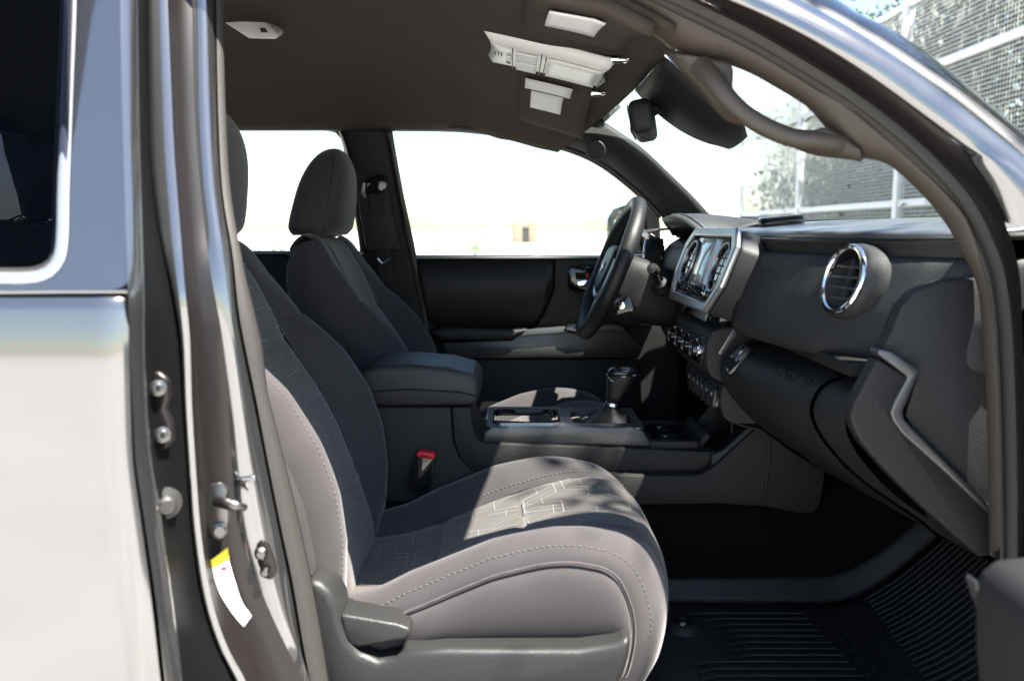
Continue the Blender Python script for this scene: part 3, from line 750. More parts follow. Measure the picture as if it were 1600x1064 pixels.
bl = empty('gear_lever', T, 'black leather gear lever with a chrome collar and boot')
gb = W(957, 660, 0)
G = []
for h, rx, ry in ((0, .062, .055), (.006, .058, .05), (.012, .046, .040), (.022, .034, .03), (.032, .022, .02), (.044, .016, .015)):
    G.append([gb + np.array([-.012 * (1 - h / .044) + rx * (1 + .06 * math.sin(a * 7 + h * 160)) * math.cos(a), ry * (1 + .06 * math.sin(a * 5 + h * 90)) * math.sin(a), h - .004]) for a in np.linspace(0, 2 * math.pi, 36, endpoint=False)])
grid('boot', np.array(G), 'leather', bl, cv=True, flip=True)
kb = W(957, 632, 0); kt = W(974, 575, 0)
lathe('collar', [(.0, .006), (.0165, .006), (.018, .003), (.018, -.004), (.0165, -.007), (0, -.007)], frame(kb, (.18, 0, 1)), 'chrome', bl, n=28)
def knob(name, m, sec, s):
    P = []
    for t, cx, rx, ry in sec:
        c = kb + np.array([cx, 0, t]); P.append([c + np.array([rx * math.copysign(abs(math.cos(a)) ** .8, math.cos(a)), ry * math.copysign(abs(math.sin(a)) ** .8, math.sin(a)), .10 * rx * math.cos(a) * 0]) for a in np.linspace(0, 2 * math.pi, 28, endpoint=False)])
    o = grid(name, np.array(P), m, bl, cv=True, flip=True)
    bm = bmesh.new(); bm.from_mesh(o.data); bmesh.ops.holes_fill(bm, edges=bm.edges); bmesh.ops.recalc_face_normals(bm, faces=bm.faces); bm.to_mesh(o.data); bm.free()
    o.data.polygons.foreach_set('use_smooth', [True] * len(o.data.polygons)); return o
knob('grip', 'leather', [(.005, .002, .016, .017), (.02, .005, .0185, .019), (.035, .010, .022, .021), (.05, .014, .028, .024), (.060, .016, .031, .025), (.066, .017, .031, .025)], 1)
knob('grip_cap', 'gloss_black', [(.0655, .017, .0315, .0255), (.072, .0175, .0305, .025), (.078, .0175, .026, .022), (.081, .017, .018, .016), (.082, .017, .008, .008)], 1)
tube('grip_chrome', cr([kb + np.array([-.013, -.0235, .064]), kb + np.array([-.004, -.0255, .055]), kb + np.array([.012, -.0262, .063]), kb + np.array([.046, -.018, .066])], 16), .0013, 'chrome', bl, n=6)
# cup holders and cubby forward of the lever
topring('cup_rim', rr_at(x2 + .012, x2 + .125, -.10, .10, .015), rr_at(x2 + .02, x2 + .115, -.085, .085, .03), zt - .045, .014, 'plastic')
for y in (-.042, .042):
    lathe('cup_holder', [(.036, 0), (.034, -.05), (.0, -.052)], frame((x2 + .068, y, zt - .034), (0, 0, 1)), 'gloss_black', cn, n=28)
    box('cup_finger', (.014, .02, .012), (x2 + .068, y + .036, zt - .045), 'gloss_black', cn)
box('cup_divider', (.012, .17, .05), frame((x2 + .128, 0, zt - .04), (.6, 0, .8), (1, 0, 0)), 'plastic', cn)
box('cubby_floor', (.12, .2, .01), (x2 + .19, 0, zt - .085), 'black_void', cn)
ptrace('cubby_wall', [(1086, 664), (1112, 632), (1126, 622), (1146, 640), (1146, 690), (1090, 690)], .06, .01, 'plastic', cn, bevel=.002)
tube('cubby_post', [W(1144, 640, -.03), W(1144, 676, -.03)], .004, 'tray_trim', cn, n=8)

# ------------------------------------------------------------------ dashboard
def off(y):
    a = abs(y); b = -.062 * np.clip((.64 - a) / .44, 0, 1)
    return b + np.interp(a, [.40, .47, .53, .58, .62, .645, .66], [0, .014, .036, .062, .098, .15, .21])
db = empty('dashboard', T, 'black padded dashboard with round vents and a passenger glove box')
def section(prof, y, n): 
    return [np.array([x + off(y), y, z]) for x, z in cr(prof, n)]
YS = np.r_[np.linspace(-.630, -.60, 6), np.linspace(-.59, -.2, 22)]
YW = np.r_[np.linspace(-.632, -.60, 6), np.linspace(-.59, .59, 46), np.linspace(.60, .655, 8)]
# top pad: from its rear edge forward to the glass
def toppad(y):
    xf = 1.0 - .36 * (abs(y) / .68) ** 2 - .01
    xr = .522 + off(y); p = [(xr + .004, 1.316), (xr, 1.323), (xr + .010, 1.3285), (xr + .05, 1.333)]
    if xf > xr + .09: p += [(xr + (xf - xr) * .55, 1.343 + .01 * (1 - (y / .66) ** 2)), (xf, 1.349 + .008 * (1 - (y / .66) ** 2))]
    else: p += [(max(xf, xr + .07), 1.335), (max(xf, xr + .07) + .03, 1.336)]
    return [np.array([a, y, b]) for a, b in cr(p, 26)]
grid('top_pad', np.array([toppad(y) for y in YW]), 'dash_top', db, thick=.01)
band_p = [(.527, 1.317), (.534, 1.303), (.538, 1.288), (.55, 1.284)]
grid('recessed_band', np.array([section(band_p, y, 10) for y in YS]), 'dash_hard', db, thick=.006)
face_p = [(.552, 1.286), (.531, 1.287), (.519, 1.281), (.503, 1.25), (.489, 1.215), (.482, 1.18), (.480, 1.158), (.484, 1.147), (.494, 1.141), (.512, 1.143), (.55, 1.155)]
YF = np.r_[np.linspace(-.655, -.634, 4), YS]
grid('passenger_panel', np.array([section(face_p, y, 34) for y in YF]), 'dash_soft', db, thick=.006)
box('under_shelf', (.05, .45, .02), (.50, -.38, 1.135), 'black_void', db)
# outer corner below the windshield pillar
def corner(y):
    k = (abs(y) - .59) / .065
    return section([(.525, 1.325), (.527, 1.28), (.512, 1.22), (.508, 1.16), (.515, 1.135), (.54, 1.13)], y, 24)
# glove box
gl_p = [(.560, 1.130), (.535, 1.122), (.510, 1.112), (.480, 1.097), (.466, 1.070), (.470, 1.045), (.492, 1.010), (.535, .965), (.59, .925), (.635, .895), (.67, .868), (.72, .85)]
def offg(y): return -.062 * np.clip((.64 - abs(y)) / .44, -.2, 1)
def gsec(y, n=44, push=0.0, prof=gl_p): return [np.array([x + offg(y) + push, y, z]) for x, z in cr(prof, n)]
def gfn(a, b):
    q = cr(gl_p, 120); i = int(np.clip(a, 0, 1) * 119); return np.array([q[i, 0] + offg(b), b, q[i, 1]])
P, N, D = surf(gfn, 0, 1, -.535, -.175, 70, 40, (0, 0), (1, 1), .004, .006)
gv = grid('glove_box', P + N * D[:, :, None] * (1 if (N[:, :, 0].mean() < 0) else -1) * -1 * -1, 'dash_hard', db, label='glove box lid with latch and raised lettering')
P, N, D = surf(gfn, 0, 1, -.63, -.539, 70, 14, (0, 0), (1, 1), .004, .006)
grid('glove_surround', P, 'dash_hard', db)
P, N, D = surf(gfn, 0, 1, -.171, -.150, 60, 6, (0, 0), (0, 0), .003, .006)
grid('glove_surround', P, 'dash_hard', db)
# glove box latch
def gpt(a, y, lift=0.0):
    q = cr(gl_p, 240); d = np.r_[0, np.cumsum(np.linalg.norm(np.diff(q, axis=0), axis=1))]
    i = int(np.clip(np.searchsorted(d, a), 1, 238)); t = q[i + 1] - q[i - 1]; t /= np.linalg.norm(t); n_ = np.array([t[1], -t[0]])
    if n_[0] > 0: n_ = -n_
    return np.array([q[i, 0] + offg(y) + n_[0] * lift, y, q[i, 1] + n_[1] * lift]), np.array([n_[0], 0, n_[1]]), np.array([t[0], 0, t[1]])
p, n_, t_ = gpt(.088, -.225, 0); frl = frame(p, (n_[0], -.10, n_[2]), (0, -1, 0))
lprism('latch_bezel', [(-.026, .030), (.024, .030), (.027, .012), (.024, -.034), (-.018, -.028), (-.027, -.004)], frl, -.006, .0035, 'gloss_black', db, bevel=.002)
lprism('latch_paddle', [(-.022, .026), (.020, .026), (.023, .010), (.020, -.004), (-.022, -.002)], frl, .0, .0055, 'gunmetal', db, bevel=.002)
lprism('latch_scoop', [(-.022, -.006), (.020, -.008), (.021, -.030), (-.015, -.024)], frl, .0036, .0042, 'black_void', db, bevel=0)
lathe('lock_barrel', [(0, .0075), (.006, .0075), (.0075, .006), (.0075, 0)], frame(frl @ Vector((0, .012, 0)), frl.to_3x3() @ Vector((0, 0, 1)), (0, -1, 0)), 'chrome', db, n=20, sy=1.5)
p, n_, t_ = gpt(.088, -.445, 0)
n_ = np.cross(t_, (.141, -1, 0)); n_ = n_ / np.linalg.norm(n_) * (1 if n_[0] < 0 else -1)
text('tacoma_lettering', 'TACOMA', frame(p + n_ * .0017, n_, (0.141, -1, 0)), .025, 'print', db, ext=.0010, spc=1.15)
# outer end cap: brown panel, bevelled edge in a highlight tone, black panel
ye = -.652
cap = [(1371, 560), (1350, 600), (1334, 632), (1329, 650), (1333, 668), (1348, 695), (1390, 742), (1438, 789), (1490, 836), (1532, 871), (1549, 868), (1551, 806), (1480, 738), (1412, 676), (1397, 656), (1394, 645), (1400, 628), (1422, 590)]
ptrace('end_cap', cap, ye, .03, 'dash_brown', db, bevel=.004, seg=3, label='dark brown end panel of the dashboard')
edge = [(1371, 553), (1374, 545), (1394, 549), (1438, 578), (1437, 584), (1412, 642), (1414, 655), (1426, 668), (1558, 800), (1551, 808), (1480, 741), (1411, 679), (1396, 658), (1392, 645), (1398, 627), (1420, 589)]  # paler metal puts the bevel's warm highlight into the material
ptrace('end_cap_lit_edge', edge, ye - .007, .03, 'gunmetal', db, bevel=.0035, seg=3, label='bevelled strip between the end panels, paled for its highlight')
blk = [(1378, 545), (1392, 520), (1408, 480), (1429, 456), (1472, 440), (1535, 432), (1566, 470), (1570, 880), (1549, 868), (1551, 806), (1428, 672), (1414, 650), (1436, 582)]
ptrace('side_panel', blk, ye + .006, .03, 'dash_hard', db, bevel=.004)
cor = [(1395, 370), (1430, 362), (1492, 358), (1532, 405), (1545, 440), (1472, 447), (1432, 463), (1412, 484), (1396, 524), (1384, 545), (1345, 520), (1376, 440)]
ptrace('lower_trim_end', [(1549, 806), (1556, 806), (1560, 872), (1548, 868)], ye - .004, .02, 'gunmetal', db, bevel=.001)

# round vents: collar, bright ring, barrel and fins
def air_vent(c, nrm_, rad, name_label, nf=4, up=(0, 0, 1), ring_mat='chrome', rk_=.10):
    v = empty('air_vent', T, name_label); f = frame(c, nrm_, np.cross(np.array(up, float), np.array(nrm_, float)))
    lathe('collar', [(rad * 1.22, -.045), (rad * 1.20, -.012), (rad * 1.14, -.002), (rad * 1.06, .002), (rad * 1.0, .002)], f, 'dash_soft', v, n=56)
    rp = [(rad * 1.02 + rad * rk_ * math.cos(a), .002 + rad * rk_ * math.sin(a)) for a in np.linspace(0, 2 * math.pi, 12, endpoint=False)]
    lathe('ring', rp, f, ring_mat, v, n=64, closed=True)
    lathe('barrel', [(rad * .93, .002), (rad * .84, -.010), (rad * .80, -.05), (.0, -.052)], f, 'gloss_black', v, n=48)
    for i in range(nf):
        t = (i - (nf - 1) / 2) / (nf / 2) * .80; hw = rad * .80 * math.sqrt(max(.05, 1 - t * t))
        m_ = f @ Matrix.Translation(Vector((0, t * rad * .82, -.009))) @ Matrix.Rotation(R(28), 4, 'X')
        box('fin', (hw * 2, .0035, .020), m_, 'vent_fin', v, bevel=.001)
    box('fin_lever', (.008, rad * 1.3, .012), f @ Matrix.Translation(Vector((rad * .12, 0, -.007))), 'plastic', v, bevel=.002)
    return v
air_vent(W(1319, 437, -.515), (-.955, -.16, .25), .049, 'round air vent with a bright ring at the passenger end of the dashboard')
air_vent(W(1009, 402, .60), (-.93, .2, .06), .045, 'round air vent at the driver end of the dashboard')
# ------------------------------------------------------------------ centre stack
rk = R(20)
bz = (-math.cos(rk), 0, math.sin(rk))                       # bezel normal: rearwards and up
fz = frame((.402, 0.0, 1.252), bz, (0, -1, 0))               # local x: towards the passenger, local y: up the face
ms = empty('media_unit', T, 'silver framed touchscreen flanked by two round vents')
def octo(hx, hy, c, skew=0): return [(hx - c, hy), (hx, hy - c * .8), (hx * .985, -hy * .35), (hx - c * 1.1, -hy), (-hx + c * 1.1, -hy), (-hx * .985, -hy * .35), (-hx, hy - c * .8), (-hx + c, hy)]
A_ = octo(.228, .086, .045); B_ = octo(.203, .066, .035)
wall_with_hole('frame', A_, B_, fz, .012, 'satin_silver', ms)
b = ms.children[0].modifiers.new('bev', 'BEVEL'); b.width = .005; b.segments = 3; b.limit_method = 'ANGLE'
lprism('housing', octo(.226, .084, .045), fz, -.11, -.0005, 'dash_soft', ms, bevel=.008)
lprism('face_plate', octo(.201, .064, .035), fz, -.003, .002, 'gloss_black', ms, bevel=0)
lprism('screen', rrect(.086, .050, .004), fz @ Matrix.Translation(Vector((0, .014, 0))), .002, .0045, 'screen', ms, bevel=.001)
lprism('disc_slot', rrect(.034, .004, .002), fz @ Matrix.Translation(Vector((0, .058, 0))), .0045, .006, 'gunmetal', ms, bevel=.0005)
for s in (-1, 1):
    lathe('knob', [(.0, .02), (.0095, .02), (.011, .018), (.0115, .002)], fz @ Matrix.Translation(Vector((s * .072, -.050, .002))), 'gloss_black', ms, n=24)
    lathe('knob_ring', [(.0125, .004), (.0135, .003), (.0135, .001), (.0125, .001)], fz @ Matrix.Translation(Vector((s * .072, -.050, .002))), 'chrome', ms, n=24, closed=True)
    for k in range(3): lprism('button', rrect(.009, .0045, .001), fz @ Matrix.Translation(Vector((s * (.018 + .017 * k), -.051, 0))), .002, .0045, 'plastic', ms, bevel=.0008)
for s in (-1, 1):
    p = fz @ Vector((s * .142, .006, .004))
    air_vent(np.array(p), bz, .048, 'round centre air vent on the ' + ('driver' if s < 0 else 'passenger') + ' side of the touchscreen', 4, up=(math.sin(rk), 0, math.cos(rk)), ring_mat='satin_silver', rk_=.06)
# shelf slot and climate panel under the screen
cp = empty('climate_panel', T, 'black climate control panel with four dials')
stk = [(.47, 1.175), (.44, 1.165), (.438, 1.145), (.400, 1.137), (.385, 1.130), (.378, 1.095), (.384, 1.055), (.40, 1.043), (.425, 1.038), (.412, 1.025), (.408, 1.0), (.416, .968), (.44, .955), (.50, .93), (.50, .80)]
G = np.array([[np.array([x + .006 * (abs(y - .01) / .18) ** 4, y, z]) for x, z in cr(stk, 70)] for y in np.linspace(-.152, .20, 20)])
grid('stack_shell', G, 'dash_hard', cp, thick=.004)
box('slot_void', (.09, .27, .034), (.455, .02, 1.158), 'gloss_black', cp)
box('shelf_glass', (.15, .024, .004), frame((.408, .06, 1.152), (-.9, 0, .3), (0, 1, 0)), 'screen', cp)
prism('stack_side', [np.array([x, -.1545, z]) for x, z in cr(stk[:13], 40)] + [np.array([.56, -.1545, .955]), np.array([.56, -.1545, 1.175])], (0, .006, 0), 'dash_hard', cp, bevel=0)
fc = frame((.3795, .025, 1.093), (-.99, 0, .06), (0, -1, 0))
lprism('panel_plate', rrect(.150, .030, .016), fc, -.002, .004, 'gloss_black', cp, bevel=.003)
for k in range(4):
    c = fc @ Vector((-.118 + .079 * k, 0, .004))
    f = frame(c, (-.99, 0, .06), (0, -1, 0))
    d = lathe('dial', [(0, .018), (.015, .018), (.0175, .015), (.019, .002), (.019, 0)], f, 'gloss_black', cp, n=30)
    lathe('dial_ring', [(.0205, .008), (.022, .006), (.022, .001), (.0205, .001)], f, 'chrome', cp, n=30, closed=True)
    for a in range(3):
        lprism('dial_mark', rrect(.0016, .0022, .0006, 2), f @ Matrix.Translation(Vector((.009 * math.cos(a * 2.1 + .6), .009 * math.sin(a * 2.1 + .6), 0))), .018, .0184, 'white_label', cp, bevel=0)
sw = empty('switch_bank', T, 'row of small oval switches under the climate dials')
fs_ = frame((.4085, .0, 1.0), (-.99, 0, .1), (0, -1, 0))
lprism('switch_plate', rrect(.135, .026, .012), fs_, -.002, .003, 'gloss_black', sw, bevel=.002)
for k in range(6):
    f = fs_ @ Matrix.Translation(Vector((-.108 + .043 * k, -.002, 0)))
    lprism('switch_button', rrect(.0135, .021, .009), f, .003, .009, 'plastic', sw, bevel=.002)
    wall_with_hole('switch_rim', rrect(.0165, .024, .011), rrect(.014, .0215, .0095), f @ Matrix.Translation(Vector((0, 0, .003))), .004, 'tray_trim', sw)
    lprism('switch_icon', rrect(.003, .0035, .001, 2), f @ Matrix.Translation(Vector((0, .006, 0))), .009, .0093, 'white_label', sw, bevel=0)
# trim wedge between stack and glove box
prism('stack_wedge', [W(1128, 556, -.16), W(1166, 508, -.16), W(1150, 506, -.16), W(1122, 552, -.16)], (0, .01, 0), 'gunmetal', cp, bevel=.001)

# ------------------------------------------------------------------ driver side: hood, column, wheel
ic = empty('instrument_hood', T, 'black instrument cluster hood behind the steering wheel')
G = []
for i, yy in enumerate(np.linspace(-1, 1, 25)):
    y = .375 + .185 * yy; a = 1 - abs(yy) ** 4
    xr = .385 + .05 * abs(yy) ** 3; zt_ = 1.315 + .052 * a
    G.append([np.array([x, y, z]) for x, z in cr([(xr + .03, zt_ - .030 * a), (xr + .006, zt_ - .016 * a), (xr, zt_ - .006 * a), (xr + .014, zt_), (xr + .07, zt_ + .004 * a), (.56, 1.345 + .015 * a), (.68, 1.342)], 26)])
grid('hood', np.array(G), 'dash_soft', ic, thick=.008)
tube('hood_edge', cr([g_[5] for g_ in G], 50), .0035, 'gunmetal', ic, n=6)
box('gauge_face', (.34, .10, .01), frame((.50, .375, 1.285), (-.9, 0, .35), (0, 1, 0)), 'gloss_black', ic)
for s in (-.085, .085):
    lathe('gauge', [(.0, .004), (.05, .004), (.052, .012), (.056, .012), (.058, 0)], frame((.488, .375 + s, 1.29), (-.9, 0, .35), (0, 1, 0)), 'gunmetal', ic, n=30)
dd = empty('driver_dash_panel', T, 'black lower dash panel around the steering column')
dp = [(.545, 1.325), (.47, 1.30), (.44, 1.27), (.43, 1.20), (.435, 1.14), (.43, 1.09), (.45, 1.04), (.50, .99), (.56, .95), (.6, .93)]
G = np.array([[np.array([x + np.interp(y, [.2, .56, .62, .66], [-.03, -.02, .02, .09]) , y, z]) for x, z in cr(dp, 40)] for y in np.linspace(.205, .66, 24)])
grid('knee_panel', G, 'dash_hard', dd, thick=.005)
G = np.array([[np.array([x, y, z]) for x, z in cr([(.395, 1.30), (.37, 1.315), (.36, 1.325), (.40, 1.335), (.5, 1.337)], 14)] for y in np.linspace(.50, .67, 10)])
grid('vent_hood', G, 'tray_trim', dd, thick=.006)
# steering wheel
wc_ = np.array([.247, .37, 1.232]); tl = R(22)
wn = np.array([-math.cos(tl), 0, math.sin(tl)])
stw = empty('steering_wheel', T, 'black leather steering wheel with silver spokes')
fw = frame(wc_, wn, (0, -1, 0))                             # local x towards the passenger, y up the rim
G = []
for a in np.linspace(0, 2 * math.pi, 96, endpoint=False):
    rr = .0165 + .0022 * max(0, math.cos(2 * (a - R(30)))) ** 8 + .0022 * max(0, math.cos(2 * (a - R(150)))) ** 8
    rad = .178 - .006 * max(0, -math.sin(a)) ** 4
    row = []
    for b in np.linspace(0, 2 * math.pi, 18, endpoint=False):
        row.append(np.array(fw @ Vector(((rad + rr * math.cos(b)) * math.cos(a), (rad + rr * math.cos(b)) * math.sin(a), 1.12 * rr * math.sin(b)))))
    G.append(row)
grid('rim', np.array(G), 'leather', stw, cu=True, cv=True)
lprism('hub', cr([(-.075, .05), (0, .062), (.075, .05), (.082, .0), (.06, -.05), (.0, -.066), (-.06, -.05), (-.082, 0)], 40, True), fw, -.035, .018, 'dash_hard', stw, bevel=.014, seg=4)
for s in (-1, 1):
    lprism('side_spoke', [(s * .07, .046), (s * .168, .040), (s * .168, -.016), (s * .075, -.034)], fw, -.022, .006, 'satin_silver', stw, bevel=.004, seg=3)
    lprism('button_pad', rrect(.026, .017, .008), fw @ Matrix.Translation(Vector((s * .112, .010, 0))), .003, .010, 'gloss_black', stw, bevel=.002)
    for k in (-1, 0, 1): lprism('button', rrect(.006, .005, .002), fw @ Matrix.Translation(Vector((s * .112 + .015 * k, .010, 0))), .0095, .012, 'tray_trim', stw, bevel=.001)
    lprism('lower_spoke', [(s * .018, -.055), (s * .045, -.05), (s * .062, -.158), (s * .040, -.166)], fw, -.02, .002, 'satin_silver', stw, bevel=.004, seg=3)
tube('hub_trim', cr([np.array(fw @ Vector((.098 * math.copysign(abs(math.cos(q)) ** .8, math.cos(q)), -.004 + .072 * math.copysign(abs(math.sin(q)) ** .8, math.sin(q)), .006))) for q in np.linspace(R(-200), R(20), 40)], 60), .0065, 'satin_silver', stw, n=8)
for a, b, h in ((.021, .0145, .0205), (.006, .0145, .0205), (.0135, .0055, .0205)):
    tube('emblem_ring', cr([np.array(fw @ Vector((a * math.cos(q), b * math.sin(q) + (.006 if b < .01 else 0), h))) for q in np.linspace(0, 2 * math.pi, 30)], 40), .0013, 'chrome', stw, n=6)
sc_ = empty('steering_column', T, 'black steering column shroud with ignition lock and stalks')
def fwp(x, y, z): return np.array(fw @ Vector((x, y, z)))
G = []
for h, hx, hy, oy in ((-.03, .055, .06, -.012), (-.045, .066, .072, -.016), (-.09, .070, .078, -.020), (-.14, .068, .075, -.018), (-.20, .06, .065, -.01)):
    G.append([fwp(hx * math.copysign(abs(math.cos(a)) ** .6, math.cos(a)), oy + hy * math.copysign(abs(math.sin(a)) ** .6, math.sin(a)), h) for a in np.linspace(0, 2 * math.pi, 40, endpoint=False)])
grid('shroud', np.array(G), 'plastic', sc_, cv=True)
mo('shroud_face', G[0], [tuple(range(40))], 'plastic', sc_, smooth=False)
ig = W(972, 478, .295)
fi = frame(ig, (-.25, -.95, .05), (1, 0, .3))
lprism('ignition_bezel', rrect(.026, .022, .010), fi, -.006, .003, 'gloss_black', sc_, bevel=.003)
lathe('ignition_lock', [(0, .007), (.008, .007), (.010, .004), (.010, 0)], fi, 'chrome', sc_, n=24)
s0 = W(1034, 452, .26)
lathe('stalk_boot', [(.012, .03), (.020, .022), (.024, .004), (.020, -.004), (.014, -.01)], frame(s0, (-.35, -.5, .75), (1, 0, 0)), 'plastic', sc_, n=24)
tube('wiper_stalk', [s0, W(1027, 438, .23), W(1020, 422, .20)], [.009, .008, .008], 'plastic', sc_, n=14)
lathe('stalk_tip', [(0, .012), (.0115, .010), (.0135, .002), (.0135, -.012), (.008, -.016)], frame(W(1020, 421, .195), (-.45, -.85, .3), (1, 0, 0)), 'plastic', sc_, n=24)
# outside mirror seen through the driver window
dm = empty('door_mirror', T, 'dark door mirror outside the driver window')
ptrace('mirror_shell', [(949, 366), (951, 342), (960, 327), (985, 318), (1010, 318), (1012, 400), (985, 400), (950, 370)], .98, .10, 'gloss_black', dm, bevel=.02, seg=3)
ptrace('mirror_face', [(958, 370), (959, 345), (966, 332), (986, 324), (1004, 324), (1004, 394), (985, 394)], .975, .01, 'chrome', dm, bevel=.002)

# ------------------------------------------------------------------ floor, carpet, mat
grid('side_wall', np.array([[np.array([x, .742, z]) for z in np.linspace(.55, 1.36, 6)] for x in np.linspace(.50, 1.06, 6)]), 'carpet', T, thick=.02)
grid('quarter_panel', np.array([[np.array([x, .745 - .1 * sm(1.3, 1.66, z), z]) for z in np.linspace(.55, 1.68, 10)] for x in np.linspace(-1.42, -.97, 6)]), 'pillar_black', T, thick=.02)
fl = empty('cab_floor', T, 'black carpeted cab floor and transmission tunnel')
def floor_z(x, y):
    z = .60 + .30 * sm(.60, 1.05, x) * 1.0
    return z + .20 * (1 - sm(.10, .26, abs(y - .0)))
G = np.array([[np.array([x, y, floor_z(x, y)]) for x in np.linspace(-.75, 1.05, 50)] for y in np.linspace(-.72, .74, 60)])
grid('carpet', G, 'carpet', fl, thick=.02)
grid('firewall', np.array([[np.array([1.05 - .03 * math.sin(3 * z), y, z]) for z in np.linspace(.70, 1.34, 12)] for y in np.linspace(-.74, .74, 12)]), 'carpet', fl, thick=.01)
grid('kick_panel', np.array([[np.array([x, -.70, z]) for z in np.linspace(.6, 1.0, 8)] for x in np.linspace(.66, 1.05, 8)]), 'plastic', fl, thick=.01)
box('sill_plate', (1.2, .10, .05), (.1, -.74, .575), 'plastic', fl, bevel=.012)
mt = empty('floor_mat', None, 'black ribbed rubber floor mat in the passenger footwell', 'floor mat', (0, 0, 0))
mz = .622
def mat_z(x): return mz + .30 * sm(.60, 1.05, x)
def mfn(a, b):
    return np.array([a, b, mat_z(a)])
G = np.array([[mfn(x, y) for x in np.linspace(.17, .98, 44)] for y in np.linspace(-.64, -.235, 12)])
grid('tray', G, 'mat_rubber', mt, thick=.006)
lipo = [np.array([x, -.235, mat_z(x)]) for x in np.linspace(.17, .98, 40)]
hs = [np.interp(x, [.17, .20, .25, .6, .98], [.004, .006, .035, .04, .05]) for x in np.linspace(.17, .98, 40)]
G = np.array([[p + np.array([0, k * .025, hs[i] * k]) for k in (0, .3, .6, .85, 1)] + [p + np.array([0, .031, hs[i]]), p + np.array([0, .034, hs[i] - .004])] for i, p in enumerate(lipo)])
grid('raised_lip', G, 'mat_rubber', mt, thick=.003)
rb = None
def rib(pts, r=.0026):
    return pts
k = 0
ribs1 = [[(.375 - .012 * (k % 2) - .045 * sm(5, 9, k) * (1 - sm(9.5, 10, k)) * 0, -.285 - .0225 * k), (.57, -.285 - .0225 * k)] for k in range(15)]
for k, (a, b) in enumerate(ribs1):
    sx_ = .300 if 8 <= k else np.interp(k, [0, 1, 2, 3, 7], [.315, .345, .36, .37, .37])
    P = [np.array([sx_, a[1] - .012, mz + .003]), np.array([sx_ + .022, a[1] - .002, mz + .003]), np.array([sx_ + .035, a[1], mz + .003]), np.array([.54 + .002 * k, b[1], mz + .003])]
    tube('rib', cr(P, 10), .0028, 'mat_rubber', mt, n=6)
for k in range(24):
    y = -.26 - .0158 * k
    P = [np.array([x, y, mat_z(x) + .003]) for x in np.linspace(.665 - .001 * k, .90, 10)]
    tube('rib', P, .0026, 'mat_rubber', mt, n=6)
V, F = [], []
for i in range(8):
    for j in range(6):
        x = .575 + .016 * j; y = -.30 - .04 * i + (.02 if j % 2 else 0)
        bmv = [(x + .005 * math.cos(a), y + .005 * math.sin(a), mat_z(x) + .0005) for a in np.linspace(0, 2 * math.pi, 8, endpoint=False)] + [(x, y, mat_z(x) + .004)]
        b0 = len(V); V += bmv; F += [(b0 + q, b0 + (q + 1) % 8, b0 + 8) for q in range(8)]
mo('grip_studs', V, F, 'mat_rubber', mt, kind='stuff')
ak = W(1066, 988, -.335); ak[2] = mz
lathe('anchor_base', [(.0, .012), (.022, .012), (.030, .008), (.036, .0)], frame(ak, (0, 0, 1)), 'mat_rubber', mt, n=30)
lathe('anchor_cap', [(.0, .017), (.016, .017), (.019, .014), (.020, .009)], frame(ak, (0, 0, 1)), 'gloss_black', mt, n=30)
lathe('anchor_screw', [(0, .0185), (.006, .0185), (.007, .017)], frame(ak, (0, 0, 1)), 'plastic', mt, n=6)

# things standing on the dashboard
pm = empty('phone_mount', None, 'flat black grooved holder standing on the dashboard top', 'phone mount', (0, 0, 0))
pc_ = Wx(1220, 347, .60)
c0 = np.array([pc_[0], pc_[1], pc_[2] - .002])
fp = frame(c0, (-.1, 0, 1), (1, -.2, 0))
lprism('base', rrect(.048, .05, .018), fp, -.004, .006, 'gloss_black', pm, bevel=.002)
lprism('groove', rrect(.045, .047, .018), fp, .006, .009, 'plastic', pm, bevel=.001)
lprism('top_plate', rrect(.047, .05, .018), fp, .009, .015, 'gloss_black', pm, bevel=.002)
se = empty('dash_sensor', None, 'small grey sensor with a clear visor on the dashboard by the holder', 'sensor', (0, 0, 0))
c1 = W(1186, 346, .30)
f1 = frame(c1, (0, 0, 1), (1, -.3, 0))
lprism('body', [(-.045, -.03), (-.03, -.035), (.03, -.035), (.045, -.02), (.045, .02), (.03, .035), (-.03, .035), (-.045, .03)], f1, -.012, .012, 'gunmetal', se, bevel=.006)
lprism('visor', [(-.0, -.033), (.06, -.030), (.06, .030), (.0, .033)], f1, .0, .016, 'glass_clear', se, bevel=.003)
# ------------------------------------------------------------------ near side body: rear door, B pillar, front opening
def tmb(py): return .11 * max(0.0, (440 - py) / 440)
def N_(pts, y): return [(p[0], p[1], (y if not callable(y) else y(p[1])) + tmb(p[1])) for p in pts]
rd = empty('rear_door', T, 'grey painted rear passenger door with tinted window')
edgeT = [(188, -160), (188, 0), (191, 200), (197, 380), (200, 456)]
edgeB = [(200, 456), (203, 540), (208, 650), (212, 720), (224, 800), (244, 940), (258, 1064), (280, 1250), (300, 1500)]
